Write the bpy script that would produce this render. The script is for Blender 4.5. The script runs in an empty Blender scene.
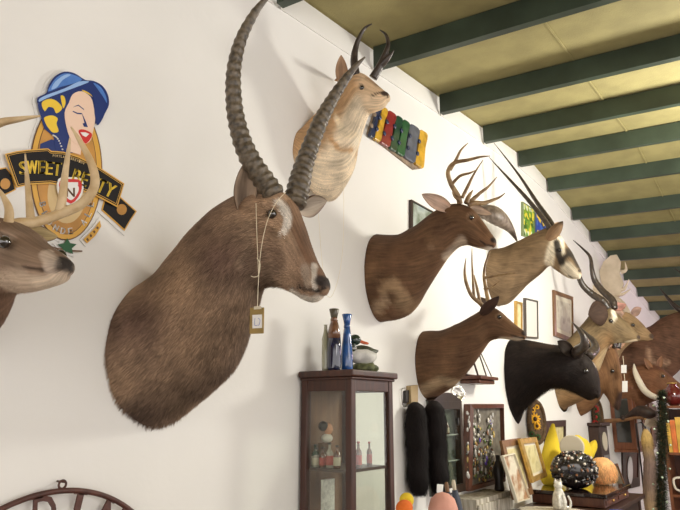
import bpy, bmesh, math, random
from mathutils import Vector, Matrix, noise
random.seed(7)
SC = bpy.context.scene
COL = SC.collection
# ------------------------------------------------------------------ camera model
FPX, CX, CY, HOR, VPX, DCAM = 620.0, 340.0, 255.0, 410.0, 800.0, 1.9
PITCH = math.atan((HOR-CY)/FPX)
YAW = math.atan((VPX-CX)*math.cos(PITCH)/FPX)
F0 = Vector((math.cos(YAW), math.sin(YAW), 0)); RT = Vector((math.sin(YAW), -math.cos(YAW), 0)); ZZ = Vector((0,0,1))
FW = F0*math.cos(PITCH)+ZZ*math.sin(PITCH); UP = -F0*math.sin(PITCH)+ZZ*math.cos(PITCH)
EYE = Vector((0,-DCAM,1.6))
def ray(x,y): return FW*FPX+RT*(x-CX)-UP*(y-CY)
def hit(x,y,P0,n):
    d = ray(x,y); return EYE+d*((P0-EYE).dot(n)/d.dot(n))
def at_y(x,y,Y=0.0): return hit(x,y,Vector((0,Y,0)),Vector((0,1,0)))
def at_z(x,y,z): return hit(x,y,Vector((0,0,z)),Vector((0,0,1)))
def at_x(x,y,X): return hit(x,y,Vector((X,0,0)),Vector((1,0,0)))
# ------------------------------------------------------------------ object helpers
def tag(o, label=None, cat=None, group=None, kind=None):
    if label: o['label'] = label
    if cat: o['category'] = cat
    if group: o['group'] = group
    if kind: o['kind'] = kind
    return o
def empty(name, loc, label=None, cat=None, group=None):
    o = bpy.data.objects.new(name, None); COL.objects.link(o); o.location = loc; o.empty_display_size = .05
    return tag(o, label, cat, group)
def smoothstep(a,b,x):
    t = max(0,min(1,(x-a)/(b-a))); return t*t*(3-2*t)
def cr(pts, n):
    """Catmull-Rom through tuples, n steps per span"""
    out = []; m = len(pts)
    for i in range(m-1):
        p0 = pts[max(0,i-1)]; p1 = pts[i]; p2 = pts[i+1]; p3 = pts[min(m-1,i+2)]
        for k in range(n):
            t = k/n
            out.append(tuple(0.5*((2*b)+(-a+c)*t+(2*a-5*b+4*c-d)*t*t+(-a+3*b-3*c+d)*t**3) for a,b,c,d in zip(p0,p1,p2,p3)))
    out.append(tuple(pts[-1])); return out
class MB:
    def __init__(s): s.v=[]; s.f=[]; s.m=[]; s.mi=0; s.sm=[]; s.smooth=False
    def add(s, vs, fs):
        b=len(s.v); s.v += [Vector(v) for v in vs]
        for f in fs: s.f.append([i+b for i in f]); s.m.append(s.mi); s.sm.append(s.smooth)
    def box(s, lo, hi):
        (a,b,c),(d,e,f)=lo,hi
        s.add([(a,b,c),(d,b,c),(d,e,c),(a,e,c),(a,b,f),(d,b,f),(d,e,f),(a,e,f)],[(0,3,2,1),(4,5,6,7),(0,1,5,4),(1,2,6,5),(2,3,7,6),(3,0,4,7)])
    def bar(s, a, b, w, h, up=ZZ):
        a=Vector(a);b=Vector(b);d=(b-a).normalized(); x=d.cross(up).normalized(); u=x.cross(d)
        vs=[p+x*(i*w/2)+u*(j*h/2) for p in (a,b) for i,j in ((-1,-1),(1,-1),(1,1),(-1,1))]
        s.add(vs,[(0,1,2,3),(7,6,5,4),(0,4,5,1),(1,5,6,2),(2,6,7,3),(3,7,4,0)])
    def tube(s, pts, rad, seg=10, n=4, ridge=None, flat=None, cap=True):
        P=[Vector(p) for p in pts]
        if not isinstance(rad,(list,tuple)): rad=[rad]*len(P)
        q=cr([(p.x,p.y,p.z,r) for p,r in zip(P,rad)],n) if n>1 else [(p.x,p.y,p.z,r) for p,r in zip(P,rad)]
        C=[Vector(a[:3]) for a in q]; R=[max(a[3],.0004) for a in q]
        t=(C[1]-C[0]).normalized(); x=t.orthogonal().normalized()
        vs=[];arc=0
        for i,c in enumerate(C):
            t2=(C[min(i+1,len(C)-1)]-C[max(0,i-1)])
            if t2.length<1e-7: t2=t
            t2=t2.normalized(); x=(x-t2*x.dot(t2)).normalized(); y=t2.cross(x)
            if i: arc+=(C[i]-C[i-1]).length
            r=R[i]
            if ridge:
                fr,amp,stop=ridge; ph=(arc*fr)%1.0
                if i/len(C)<stop: r*=1+amp*(1-abs(2*ph-1))*(1-.5*(i/len(C)))
            for k in range(seg):
                a=2*math.pi*k/seg; fl=flat or 1
                vs.append(c+x*math.cos(a)*r+y*math.sin(a)*r*fl)
            t=t2
        fs=[]
        for i in range(len(C)-1):
            for k in range(seg):
                k2=(k+1)%seg; fs.append((i*seg+k,i*seg+k2,(i+1)*seg+k2,(i+1)*seg+k))
        if cap: fs.append(tuple(range(seg))[::-1]); fs.append(tuple((len(C)-1)*seg+k for k in range(seg)))
        s.add(vs,fs)
    def lathe(s, prof, c=(0,0,0), seg=24, axis=ZZ, sx=1, sy=1):
        c=Vector(c); ax=Vector(axis).normalized(); x=ax.orthogonal().normalized() if abs(ax.z)<.99 else Vector((1,0,0)); y=ax.cross(x)
        vs=[]
        for r,z in prof:
            for k in range(seg):
                a=2*math.pi*k/seg; vs.append(c+ax*z+x*math.cos(a)*max(r,.0002)*sx+y*math.sin(a)*max(r,.0002)*sy)
        fs=[]
        for i in range(len(prof)-1):
            for k in range(seg):
                k2=(k+1)%seg; fs.append((i*seg+k,i*seg+k2,(i+1)*seg+k2,(i+1)*seg+k))
        fs.append(tuple(range(seg))[::-1]); fs.append(tuple((len(prof)-1)*seg+k for k in range(seg)))
        s.add(vs,fs)
    def ball(s, c, r, sx=1, sy=1, sz=1, seg=16, rings=10, disp=0, fr=8, M=None):
        c=Vector(c); vs=[]
        for i in range(rings+1):
            ph=math.pi*i/rings
            for k in range(seg):
                a=2*math.pi*k/seg
                d=Vector((math.sin(ph)*math.cos(a)*sx,math.sin(ph)*math.sin(a)*sy,math.cos(ph)*sz))*r
                if M: d=M@d
                if disp: d*=1+disp*noise.noise(d*fr+c)
                vs.append(c+d)
        fs=[]
        for i in range(rings):
            for k in range(seg):
                k2=(k+1)%seg; fs.append((i*seg+k,(i+1)*seg+k,(i+1)*seg+k2,i*seg+k2))
        s.add(vs,fs)
    def prism(s, poly, d):
        """poly: 3D polygon, extruded by vector d"""
        P=[Vector(p) for p in poly]; n=len(P); d=Vector(d)
        vs=P+[p+d for p in P]; fs=[tuple(range(n)),tuple(range(2*n-1,n-1,-1))]
        fs+=[(i,i+n,(i+1)%n+n,(i+1)%n) for i in range(n)]
        s.add(vs,fs)
    def build(s, name, mats, parent=None, bevel=0, loc=None, label=None, weld=0):
        if not isinstance(mats,(list,tuple)): mats=[mats]
        me=bpy.data.meshes.new(name)
        org=Vector((0,0,0))
        if parent is not None and parent.parent is not None: org=Vector(parent.location)+Vector(parent.parent.location)
        elif parent is not None: org=Vector(parent.location)
        elif loc is not None: org=Vector(loc)
        me.from_pydata([v-org for v in s.v],[],s.f)
        for m in mats: me.materials.append(m)
        for p,mi,sm in zip(me.polygons,s.m,s.sm): p.material_index=mi; p.use_smooth=sm
        bm=bmesh.new(); bm.from_mesh(me)
        if weld: bmesh.ops.remove_doubles(bm,verts=bm.verts,dist=weld)
        bmesh.ops.recalc_face_normals(bm,faces=bm.faces)
        bmesh.ops.triangulate(bm,faces=[f for f in bm.faces if len(f.verts)>4])
        bm.to_mesh(me); bm.free(); me.update()
        o=bpy.data.objects.new(name,me); COL.objects.link(o)
        if parent is not None: o.parent=parent
        elif loc is not None: o.location=org
        if bevel:
            b=o.modifiers.new('bevel','BEVEL'); b.width=bevel; b.segments=2; b.limit_method='ANGLE'
        if label: o['label']=label
        return o
# ------------------------------------------------------------------ materials
def newmat(name):
    m=bpy.data.materials.new(name); m.use_nodes=True; nt=m.node_tree; b=nt.nodes['Principled BSDF']; return m,nt,b
def mat(name, col, rough=.6, metal=0, var=.0, vs=8, bump=0, bs=60, col2=None, spec=.5, coat=0, stretch=None, trans=0, detail=4):
    m,nt,b=newmat(name); N=nt.nodes; L=nt.links
    b.inputs['Roughness'].default_value=rough; b.inputs['Metallic'].default_value=metal
    b.inputs['Specular IOR Level'].default_value=spec; b.inputs['Coat Weight'].default_value=coat
    b.inputs['Transmission Weight'].default_value=trans
    b.inputs['Base Color'].default_value=(*col,1)
    tc=N.new('ShaderNodeTexCoord'); mp=N.new('ShaderNodeMapping'); L.new(tc.outputs['Object'],mp.inputs[0])
    if stretch: mp.inputs['Scale'].default_value=stretch
    if var or col2:
        n=N.new('ShaderNodeTexNoise'); n.inputs['Scale'].default_value=vs; n.inputs['Detail'].default_value=detail; L.new(mp.outputs[0],n.inputs[0])
        r=N.new('ShaderNodeValToRGB'); r.color_ramp.elements[0].position=.35; r.color_ramp.elements[1].position=.65
        a=col; c2=col2 or tuple(min(1,c*(1+var)) for c in col)
        if not col2: a=tuple(c*(1-var) for c in col)
        r.color_ramp.elements[0].color=(*a,1); r.color_ramp.elements[1].color=(*c2,1)
        L.new(n.outputs[0],r.inputs[0]); L.new(r.outputs[0],b.inputs['Base Color'])
    if bump:
        n2=N.new('ShaderNodeTexNoise'); n2.inputs['Scale'].default_value=bs; n2.inputs['Detail'].default_value=6; L.new(mp.outputs[0],n2.inputs[0])
        bp=N.new('ShaderNodeBump'); bp.inputs['Strength'].default_value=bump; bp.inputs['Distance'].default_value=.01
        L.new(n2.outputs[0],bp.inputs['Height']); L.new(bp.outputs[0],b.inputs['Normal'])
    return m
def woodmat(name, c1, c2, rough=.4, sc=(3,3,18), coat=0.1):
    m,nt,b=newmat(name); N=nt.nodes; L=nt.links
    tc=N.new('ShaderNodeTexCoord'); mp=N.new('ShaderNodeMapping'); mp.inputs['Scale'].default_value=(18,18,2.2); L.new(tc.outputs['Object'],mp.inputs[0])
    n=N.new('ShaderNodeTexNoise'); n.inputs['Scale'].default_value=2.2; n.inputs['Detail'].default_value=6; n.inputs['Distortion'].default_value=.8; L.new(mp.outputs[0],n.inputs[0])
    r=N.new('ShaderNodeValToRGB'); r.color_ramp.elements[0].position=.3; r.color_ramp.elements[1].position=.7
    r.color_ramp.elements[0].color=(*c1,1); r.color_ramp.elements[1].color=(*c2,1)
    L.new(n.outputs[0],r.inputs[0]); L.new(r.outputs[0],b.inputs['Base Color'])
    b.inputs['Roughness'].default_value=rough; b.inputs['Coat Weight'].default_value=coat; b.inputs['Coat Roughness'].default_value=.25
    return m
def picmat(name, cols, scale=14, kind='noise', rough=.4):
    """a small picture: blotches of the given colours"""
    m,nt,b=newmat(name); N=nt.nodes; L=nt.links
    tc=N.new('ShaderNodeTexCoord')
    if kind=='vor':
        n=N.new('ShaderNodeTexVoronoi'); n.inputs['Scale'].default_value=scale; L.new(tc.outputs['Object'],n.inputs[0])
        s=N.new('ShaderNodeSeparateColor'); L.new(n.outputs['Color'],s.inputs[0]); src=s.outputs[0]
    else:
        n=N.new('ShaderNodeTexNoise'); n.inputs['Scale'].default_value=scale; n.inputs['Detail'].default_value=5; L.new(tc.outputs['Object'],n.inputs[0]); src=n.outputs[0]
    r=N.new('ShaderNodeValToRGB'); e=r.color_ramp.elements; r.color_ramp.interpolation='LINEAR' if kind!='vor' else 'CONSTANT'
    k=len(cols); lo,hi=(.3,.7) if kind!='vor' else (0,1)
    e[0].position=lo; e[0].color=(*cols[0],1); e[1].position=hi if kind!='vor' else (k-1)/k; e[1].color=(*cols[-1],1)
    for i in range(1,k-1):
        x=e.new(lo+(hi-lo)*i/(k-1) if kind!='vor' else i/k); x.color=(*cols[i],1)
    L.new(src,r.inputs[0]); L.new(r.outputs[0],b.inputs['Base Color']); b.inputs['Roughness'].default_value=rough
    return m
def furmat(name='fur', streak=(9,90), var=.4, rough=.75, spec=.25):
    m,nt,b=newmat(name); N=nt.nodes; L=nt.links
    at=N.new('ShaderNodeVertexColor'); at.layer_name='Coat'
    uv=N.new('ShaderNodeUVMap'); uv.uv_map='Flow'
    mp=N.new('ShaderNodeMapping'); mp.inputs['Scale'].default_value=(streak[0],streak[1],1); L.new(uv.outputs[0],mp.inputs[0])
    n=N.new('ShaderNodeTexNoise'); n.inputs['Scale'].default_value=1; n.inputs['Detail'].default_value=5; L.new(mp.outputs[0],n.inputs[0])
    tc=N.new('ShaderNodeTexCoord'); n2=N.new('ShaderNodeTexNoise'); n2.inputs['Scale'].default_value=9; n2.inputs['Detail'].default_value=4; L.new(tc.outputs['Object'],n2.inputs[0])
    ad=N.new('ShaderNodeMath'); ad.operation='ADD'; L.new(n.outputs[0],ad.inputs[0]); L.new(n2.outputs[0],ad.inputs[1])
    mr=N.new('ShaderNodeMapRange'); mr.inputs[1].default_value=.7; mr.inputs[2].default_value=1.3; mr.inputs[3].default_value=1-var; mr.inputs[4].default_value=1+var; L.new(ad.outputs[0],mr.inputs[0])
    mx=N.new('ShaderNodeVectorMath'); mx.operation='SCALE'; L.new(at.outputs[0],mx.inputs[0]); L.new(mr.outputs[0],mx.inputs['Scale'])
    L.new(mx.outputs[0],b.inputs['Base Color'])
    bp=N.new('ShaderNodeBump'); bp.inputs['Strength'].default_value=.35; bp.inputs['Distance'].default_value=.006
    L.new(n.outputs[0],bp.inputs['Height']); L.new(bp.outputs[0],b.inputs['Normal'])
    b.inputs['Roughness'].default_value=rough; b.inputs['Specular IOR Level'].default_value=spec
    return m
def hornmat(name, base, tip, rough=.4, sc=40):
    return mat(name, base, rough, col2=tip, vs=sc, bump=.25, bs=70)
FUR=furmat(); 
BLACK_EYE=mat('glass_eye',(.012,.008,.006),.05,spec=.9,coat=1)
# ------------------------------------------------------------------ animal mounts
def lerp3(a,b,t): return tuple(x+(y-x)*t for x,y in zip(a,b))
class Mount:
    def __init__(s, X0, turn=0, uj=.35, zc=2):
        s.P0=Vector((X0,0,0)); s.a0=Vector((0,-1,0)); s.n0=Vector((-1,0,0))
        t=math.radians(turn); s.a1=Vector((math.sin(t),-math.cos(t),0)); s.n1=Vector((-math.cos(t),-math.sin(t),0)); s.uj=uj
        s.J=s.P0+s.a0*uj; s.zc=zc
    def M(s,u,lat,z):
        p=s.P0+s.a0*u+s.n0*lat; q=s.J+s.a1*(u-s.uj)+s.n1*lat
        k=smoothstep(s.uj-.1,s.uj+.1,u); r=p.lerp(q,k); r.z=z; return r
    def loc(s,px,py,lat=0):
        h=hit(px,py,s.P0+s.n0*lat,s.n0); u=-h.y
        if u>s.uj:
            g=hit(px,py,s.J+s.n1*lat,s.n1); u2=s.uj+(g-s.J).dot(s.a1)
            k=smoothstep(s.uj-.1,s.uj+.1,(u+u2)/2); return (u*(1-k)+u2*k, h.z*(1-k)+g.z*k)
        return (u,h.z)
    def at(s,px,py,lat=0):
        u,z=s.loc(px,py,lat); return s.M(u,lat,z)
    def body(s, root, name, rings, base, ops=(), sculpt=(), hair=0, hl=.012, ears=(), seg=44, n=7, glat=.06, hairbase=0, lift=.25, mats=None, tipround=True, curl=None):
        X0=s.P0.x
        R=[]
        for i,r in enumerate(rings):
            tx,ty,bx,by,w=r[:5]; et=r[5] if len(r)>5 else 1.0; eb=r[6] if len(r)>6 else 1.0
            if i==0:
                # on the wall
                def zw(py):
                    # column of the wall at X0
                    lo,hi=.5,4
                    for _ in range(40):
                        m=(lo+hi)/2; v=Vector((X0,0,m))-EYE; y=CY-FPX*v.dot(UP)/v.dot(FW)
                        if y>py: lo=m
                        else: hi=m
                    return lo
                T=(0.0,zw(ty)); B=(0.0,zw(by))
            else: T=s.loc(tx,ty); B=s.loc(bx,by)
            R.append((T[0],T[1],B[0],B[1],w,et,eb))
        Q=cr(R,n)
        if tipround:
            a=Q[-1]; cu=(a[0]+a[2])/2; cz=(a[1]+a[3])/2; pr=Q[-3]; du=(cu-(pr[0]+pr[2])/2); dz=(cz-(pr[1]+pr[3])/2); l=math.hypot(du,dz) or 1; h=math.hypot(a[0]-a[2],a[1]-a[3])/2
            for k,(sc,ad) in enumerate(((.86,.28),(.6,.48),(.25,.6))):
                ox,oz=du/l*h*ad,dz/l*h*ad
                Q.append((cu+(a[0]-cu)*sc+ox,cz+(a[1]-cz)*sc+oz,cu+(a[2]-cu)*sc+ox,cz+(a[3]-cz)*sc+oz,a[4]*sc,a[5],a[6]))
        # prepare ops
        def P(px,py):
            lat=glat
            for _ in range(3):
                u,z=s.loc(px,py,lat)
                q=min(Q,key=lambda q: abs(((q[0]+q[2])/2-u))*1.0+abs((q[1]+q[3])/2-z)*.35)
                lat=lat*.4+.8*q[4]*.6
            return s.loc(px,py,lat)
        OPS=[]
        for op in ops:
            if op[0]=='blob': OPS.append(('blob',P(op[1],op[2]),op[3],op[4],op[5] if len(op)>5 else 1,op[6] if len(op)>6 else None))
            elif op[0]=='line': OPS.append(('line',[P(*p) for p in op[1]],op[2],op[3],op[4] if len(op)>4 else 1,op[5] if len(op)>5 else None))
            else: OPS.append(op)
        def segd(u,z,pts):
            best=9
            for (a,b),(c,d) in zip(pts,pts[1:]):
                dx,dz=c-a,d-b; L=dx*dx+dz*dz or 1e-9; t=max(0,min(1,((u-a)*dx+(z-b)*dz)/L)); best=min(best,math.hypot(u-a-dx*t,z-b-dz*t))
            return best
        def colour(u,lat,z,v,i):
            c=base(u,lat,z,v,i) if callable(base) else base
            for op in OPS:
                if op[0]=='blob':
                    d=math.hypot(u-op[1][0],z-op[1][1]); k=1-smoothstep(op[2]*.6,op[2]*1.2,d)
                elif op[0]=='line': k=1-smoothstep(op[2]*.5,op[2]*1.3,segd(u,z,op[1]))
                else: c=op[1](c,u,lat,z,v,i); continue
                if op[5]=='side' and abs(lat)<.012: k=0
                if op[5]=='top' and v<0: k=0
                if op[5]=='bot' and v>0: k=0
                if op[5]=='mid': k*=1-smoothstep(.015,.035,abs(lat))
                c=lerp3(c,op[3],k*op[4])
            return c
        SCU=[(P(a,b),r,amp) for a,b,r,amp in [x for x in sculpt if x[0]!='l']]
        SCL=[([P(*p) for p in x[1]],x[2],x[3]) for x in sculpt if x[0]=='l']
        vs=[];cols=[];uvs=[];nr=len(Q)
        arc=0;pc=None
        grid=[]
        for i,q in enumerate(Q):
            cu=(q[0]+q[2])/2;cz=(q[1]+q[3])/2;hu=(q[0]-q[2])/2;hz=(q[1]-q[3])/2
            if pc: arc+=math.hypot(cu-pc[0],cz-pc[1])
            pc=(cu,cz)
            row=[]
            for k in range(seg):
                a=2*math.pi*k/seg; v=math.cos(a); sn=math.sin(a); e=q[5] if v>0 else q[6]
                lat=q[4]*math.copysign(abs(sn)**e,sn); u=cu+hu*v; z=cz+hz*v
                dd=0
                for (c,r,amp) in SCU:
                    d2=((u-c[0])**2+(z-c[1])**2)/(r*r)
                    if d2<6: dd+=amp*math.exp(-d2)
                for (pts,r,amp) in SCL:
                    d2=(segd(u,z,pts)/r)**2
                    if d2<6: dd+=amp*math.exp(-d2)
                if dd and abs(lat)>1e-5:
                    lat=math.copysign(max(.001,abs(lat)+dd*min(1,abs(lat)/.012)),lat)
                nn=noise.noise(Vector((u*9,lat*9,z*9)))*.006*min(1,q[4]/.1)
                u2=u if i==0 else u; lat+=nn
                if i<2*n: z+= noise.noise(Vector((u*14,lat*14+3,z*14)))*.004
                p=s.M(max(u2,0.001),lat,z); row.append(p); vs.append(p); cols.append(colour(u,lat,z,v,i/nr)); uvs.append((arc,k/seg*2*math.pi*max(.08,q[4])))
            grid.append(row)
        fs=[]
        for i in range(nr-1):
            for k in range(seg):
                k2=(k+1)%seg; fs.append((i*seg+k,i*seg+k2,(i+1)*seg+k2,(i+1)*seg+k))
        fs.append(tuple(range(seg))[::-1]); fs.append(tuple((nr-1)*seg+k for k in range(seg)))
        # centre for normals
        nsurf=len(fs)
        # hair tufts: thin tapering slivers lying back towards the wall
        rnd=random.Random(len(vs)+int(X0*100))
        if hair:
            wts=[];
            for i in range(nr-2): wts.append((grid[i+1][0]-grid[i][0]).length*(Q[i][4]+math.hypot(Q[i][0]-Q[i][2],Q[i][1]-Q[i][3])/2)+(grid[i+1][seg//2]-grid[i][seg//2]).length*Q[i][4])
            idx=rnd.choices(range(nr-2),weights=wts,k=hair)
            for i in idx:
                k=rnd.randrange(seg); k2=(k+1)%seg; a,b=rnd.random(),rnd.random()
                p=grid[i][k].lerp(grid[i][k2],a).lerp(grid[i+1][k].lerp(grid[i+1][k2],a),b)
                if p.y>-.004: continue
                flow=(grid[i][k]-grid[i+1][k]).normalized(); side=(grid[i][k2]-grid[i][k]).normalized(); nrm=flow.cross(side)
                cen=grid[i][0].lerp(grid[i][seg//2],.5)
                if nrm.dot(p-cen)<0: nrm=-nrm
                fade=1-smoothstep(.48,.66,i/nr)
                L=hl*(.22+.78*fade)*rnd.uniform(.6,1.3)
                dr=(flow+Vector((0,0,-.35))+side*rnd.uniform(-.35,.35)+nrm*lift*rnd.uniform(.5,1.3)).normalized()
                wd=side*(hl*.045+.00045)
                q0=p-wd-nrm*.001;q1=p+wd-nrm*.001;q2=p+dr*L
                if q2.y>-.003: q2.y=-.003
                c=cols[i*seg+k]; m=rnd.choice((rnd.uniform(.55,1.0),rnd.uniform(.9,1.6))); c=(c[0]*m,c[1]*m,c[2]*m)
                bI=len(vs); vs+= [q0,q1,q2]; cols+=[c]*3; uvs+=[(uvs[i*seg+k][0],uvs[i*seg+k][1])]*3; fs.append((bI,bI+1,bI+2))
        # ears
        for e in ears:
            lat0,lat1=e['lat']; b=s.at(*e['base'],lat0); t=s.at(*e['tip'],lat1)
            fdir=s.a1*e.get('f',(1,0,0))[0]+s.n1*e.get('f',(1,0,0))[1]*(1 if lat0>=0 else -1)+ZZ*e.get('f',(1,0,0))[2]
            ax=(t-b); L=ax.length; axn=ax.normalized(); fdir=(fdir-axn*fdir.dot(axn)).normalized(); sd=axn.cross(fdir)
            W=e['w']; nn_=14; mm=10; outer=[];
            for layer in (0,1):
                bi=len(vs)
                for i in range(nn_+1):
                    t_=i/nn_; wd=W*(math.sin(math.pi*min(1,(t_*.86+.14)))**.75)*(1-.15*t_) ; wd=max(wd,.001)
                    cup=e.get('cup',.55)*(1-.45*t_)
                    for j in range(mm+1):
                        y=(j/mm*2-1); ang=y*(math.pi/2)*(.55+cup*.6)
                        p=b+axn*(L*t_)+sd*(math.sin(ang)*wd/2/ max(.6,math.sin(math.pi/2*(.55+cup*.6))))-fdir*(math.cos(ang)*wd/2*cup*1.3)+fdir*(wd*.25*cup)-axn*0
                        p=p+fdir*(math.sin(t_*math.pi)*e.get('bend',0)*L)
                        if layer==0: p=p-fdir*.005
                        vs.append(p); 
                        inn=e['inner']; out=e['outer']
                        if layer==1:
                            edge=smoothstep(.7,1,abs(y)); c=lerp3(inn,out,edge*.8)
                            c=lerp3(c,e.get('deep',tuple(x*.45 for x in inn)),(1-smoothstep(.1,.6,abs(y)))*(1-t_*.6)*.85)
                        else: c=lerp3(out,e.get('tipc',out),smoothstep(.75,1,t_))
                        cols.append(c); uvs.append((t_*L,j*.01))
                for i in range(nn_):
                    for j in range(mm):
                        f=(bi+i*(mm+1)+j,bi+i*(mm+1)+j+1,bi+(i+1)*(mm+1)+j+1,bi+(i+1)*(mm+1)+j)
                        fs.append(f if layer else f[::-1])
                if layer==0: b0=bi
            for i in range(nn_):
                for j in (0,mm):
                    A=b0+i*(mm+1)+j;Bq=b0+(i+1)*(mm+1)+j;Cc=bi+(i+1)*(mm+1)+j;Dd=bi+i*(mm+1)+j
                    fs.append((A,Bq,Cc,Dd))
        org=Vector(root.location)
        me=bpy.data.meshes.new(name); me.from_pydata([v-org for v in vs],[],fs); me.materials.append(FUR)
        ca=me.color_attributes.new('Coat','FLOAT_COLOR','POINT')
        flat=[]; 
        for c in cols: flat+= [max(0,c[0]),max(0,c[1]),max(0,c[2]),1]
        ca.data.foreach_set('color',flat)
        uvl=me.uv_layers.new(name='Flow')
        li=[0]*len(me.loops); me.loops.foreach_get('vertex_index',li); fl=[]
        for x in li: fl+= list(uvs[x])
        uvl.data.foreach_set('uv',fl)
        sm=[i!=nsurf-2 for i in range(len(fs))]; me.polygons.foreach_set('use_smooth',sm)
        me.update()
        o=bpy.data.objects.new(name,me); COL.objects.link(o); o.parent=root
        s.Q=Q; s.root=root
        return o
    def eyes(s, px,py,lat,r, rim=None):
        u,z=s.loc(px,py,lat)
        for sg in (1,-1):
            mb=MB(); mb.smooth=True; mb.ball(s.M(u,sg*lat,z),r,seg=16,rings=10); mb.build('eye',BLACK_EYE,s.root,label='dark glass eye')
    def horn(s, pts, m, name='horn', seg=14, n=8, ridge=None, label=None, flat=None):
        """pts: (px,py,lat,r)"""
        mb=MB(); mb.smooth=True
        P=[s.at(a,b,c) for a,b,c,r in pts]; mb.tube(P,[p[3] for p in pts],seg,n,ridge,flat)
        return mb.build(name,m,s.root,label=label)
    def antler(s, branches, m, label=None, name='antler', seg=9):
        mb=MB(); mb.smooth=True
        for br in branches: 
            mb.tube([s.at(a,b,c) for a,b,c,r in br],[p[3] for p in br],seg,5)
        return mb.build(name,m,s.root,label=label)
def mount_root(X,z,name,label,cat='mounted animal head',group=None):
    return empty(name,(X,-.002,z),label,cat,group)
# ------------------------------------------------------------------ flat things on the wall
def plate(name, pts, off, th, m, parent, px=True, label=None, bevel=0):
    """polygon given in photo coordinates on the wall, at its real place, thickness th in front of off"""
    mb=MB(); P=[at_y(x,y,0) if px else Vector((x,0,y)) for x,y in pts]
    P=[Vector((p.x,-off,p.z)) for p in P]; mb.prism(P,(0,-th,0)); return mb.build(name,m,parent,bevel=bevel,label=label)
def glyph(ch):
    cu=bpy.data.curves.new('glyph','FONT'); cu.body=ch; cu.size=1; cu.resolution_u=3
    o=bpy.data.objects.new('glyph',cu); COL.objects.link(o); dg=bpy.context.evaluated_depsgraph_get(); me=o.evaluated_get(dg).to_mesh()
    vs=[(v.co.x,v.co.y) for v in me.vertices]; fs=[tuple(p.vertices) for p in me.polygons]
    o.evaluated_get(dg).to_mesh_clear(); bpy.data.objects.remove(o); bpy.data.curves.remove(cu)
    x0=min(v[0] for v in vs);x1=max(v[0] for v in vs);y0=min(v[1] for v in vs);y1=max(v[1] for v in vs)
    return [((x-x0)/max(x1-x0,1e-6)-.5,(y-y0)/(y1-y0)-.5) for x,y in vs],fs
_G={}
def letter(mb, ch, cx,cy,w,h,ang,off,th,bold=0,Pf=None):
    if ch not in _G: _G[ch]=glyph(ch)
    vs,fs=_G[ch]; c,s_=math.cos(math.radians(ang)),math.sin(math.radians(ang)); out=[]
    Pf=Pf or (lambda x,y: at_y(x,y,0))
    for o_ in ([0] if not bold else [-bold,bold]):
        P=[]
        for x,y in vs:
            x=x*w+o_; y=-y*h; p=Pf(cx+x*c-y*s_,cy+x*s_+y*c); P.append(p)
        q=[Vector((p.x,p.y-off,p.z)) for p in P]; r=[Vector((p.x,p.y-off-th,p.z)) for p in P]
        n=len(q); edges={}
        for f in fs:
            for a,b in zip(f,f[1:]+f[:1]): edges[(a,b)]=edges.get((a,b),0)+1
        F=[tuple(i+n for i in f) for f in fs]+[tuple(f[::-1]) for f in fs]
        for (a,b) in edges:
            if (b,a) not in edges: F.append((a,b,b+n,a+n))
        mb.add(q+r,F)
WORLD=1.1
EXPO=1.0
LAMPS=[((5.0,-2.1,2.85),.25,105,(1,.97,.86)),((1.6,-4.0,3.0),1.0,70,(1,.95,.93)),((10.5,-2.8,2.8),.35,50,(1,.70,.88))]  # ceiling lamp, added soft fill, added pink light to tint the far wall
# ------------------------------------------------------------------ the room
WALL=mat('white_wall_paint',(.83,.81,.78),.75,var=.03,vs=1.2,bump=.12,bs=25,spec=.2)
PURL=mat('green_steel_paint',(.040,.058,.040),.45,var=.25,vs=3,bump=.1,bs=30)
PANEL=mat('yellowish_ceiling_board',(.35,.30,.13),.8,var=.10,vs=5,bump=.3,bs=120)
STRIP=mat('metal_batten',(.22,.15,.06),.3,metal=.7)
FLOORM=mat('grey_floor',(.22,.19,.16),.6,var=.2,vs=2)
XR,ZR=6.1,3.94
def zbot(x): return ZR-.080*(XR-x) if x<XR else ZR-.1155*(x-XR)
TILT=.0447
def struct(o): o['kind']='structure'; return o
XA,XB=-4,17
mb=MB(); t=.0
P=[(XA,0,0),(XB,0,0),(XB,0,zbot(XB)+.17),(XR,0,zbot(XR)+.17),(XA,0,zbot(XA)+.17)]
mb.prism(P,(0,.12,0)); struct(mb.build('wall_left',WALL))
mb=MB(); mb.box((XA,-9,-.06),(XB,0,0)); struct(mb.build('floor',FLOORM))
mb=MB(); mb.box((XB,-9,0),(XB+.12,0,3.4)); struct(mb.build('wall_end',WALL))
# ceiling boards: two shallow slopes that also fall away from the wall
mb=MB()
def zc(x,y): return zbot(x)+.155+y*TILT
pp=[(XA,0),(XR,0),(XB,0)]
for (x0,_),(x1,_) in zip(pp,pp[1:]):
    vs=[]
    for dz in (0,.03):
        vs+= [(x0,0,zc(x0,0)+dz),(x1,0,zc(x1,0)+dz),(x1,-9,zc(x1,-9)+dz),(x0,-9,zc(x0,-9)+dz)]
    mb.add(vs,[(0,1,2,3),(4,7,6,5),(0,4,5,1),(1,5,6,2),(2,6,7,3),(3,7,4,0)])
struct(mb.build('ceiling',PANEL))
# battens over the board seams
n_=0
for ys in (-1.0,-2.2,-3.4,-4.6):
    mb=MB()
    for (x0,_),(x1,_) in zip(pp,pp[1:]):
        mb.add([(x,y,zc(x,y)+dz) for x in (x0,x1) for y in (ys-.006,ys+.006) for dz in (-.008,.001)],[(0,1,3,2),(4,6,7,5),(0,2,6,4),(1,5,7,3),(0,4,5,1),(2,3,7,6)])
    n_+=1; struct(mb.build('trim_%d'%n_,STRIP if ys>-1 else PANEL))
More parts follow.
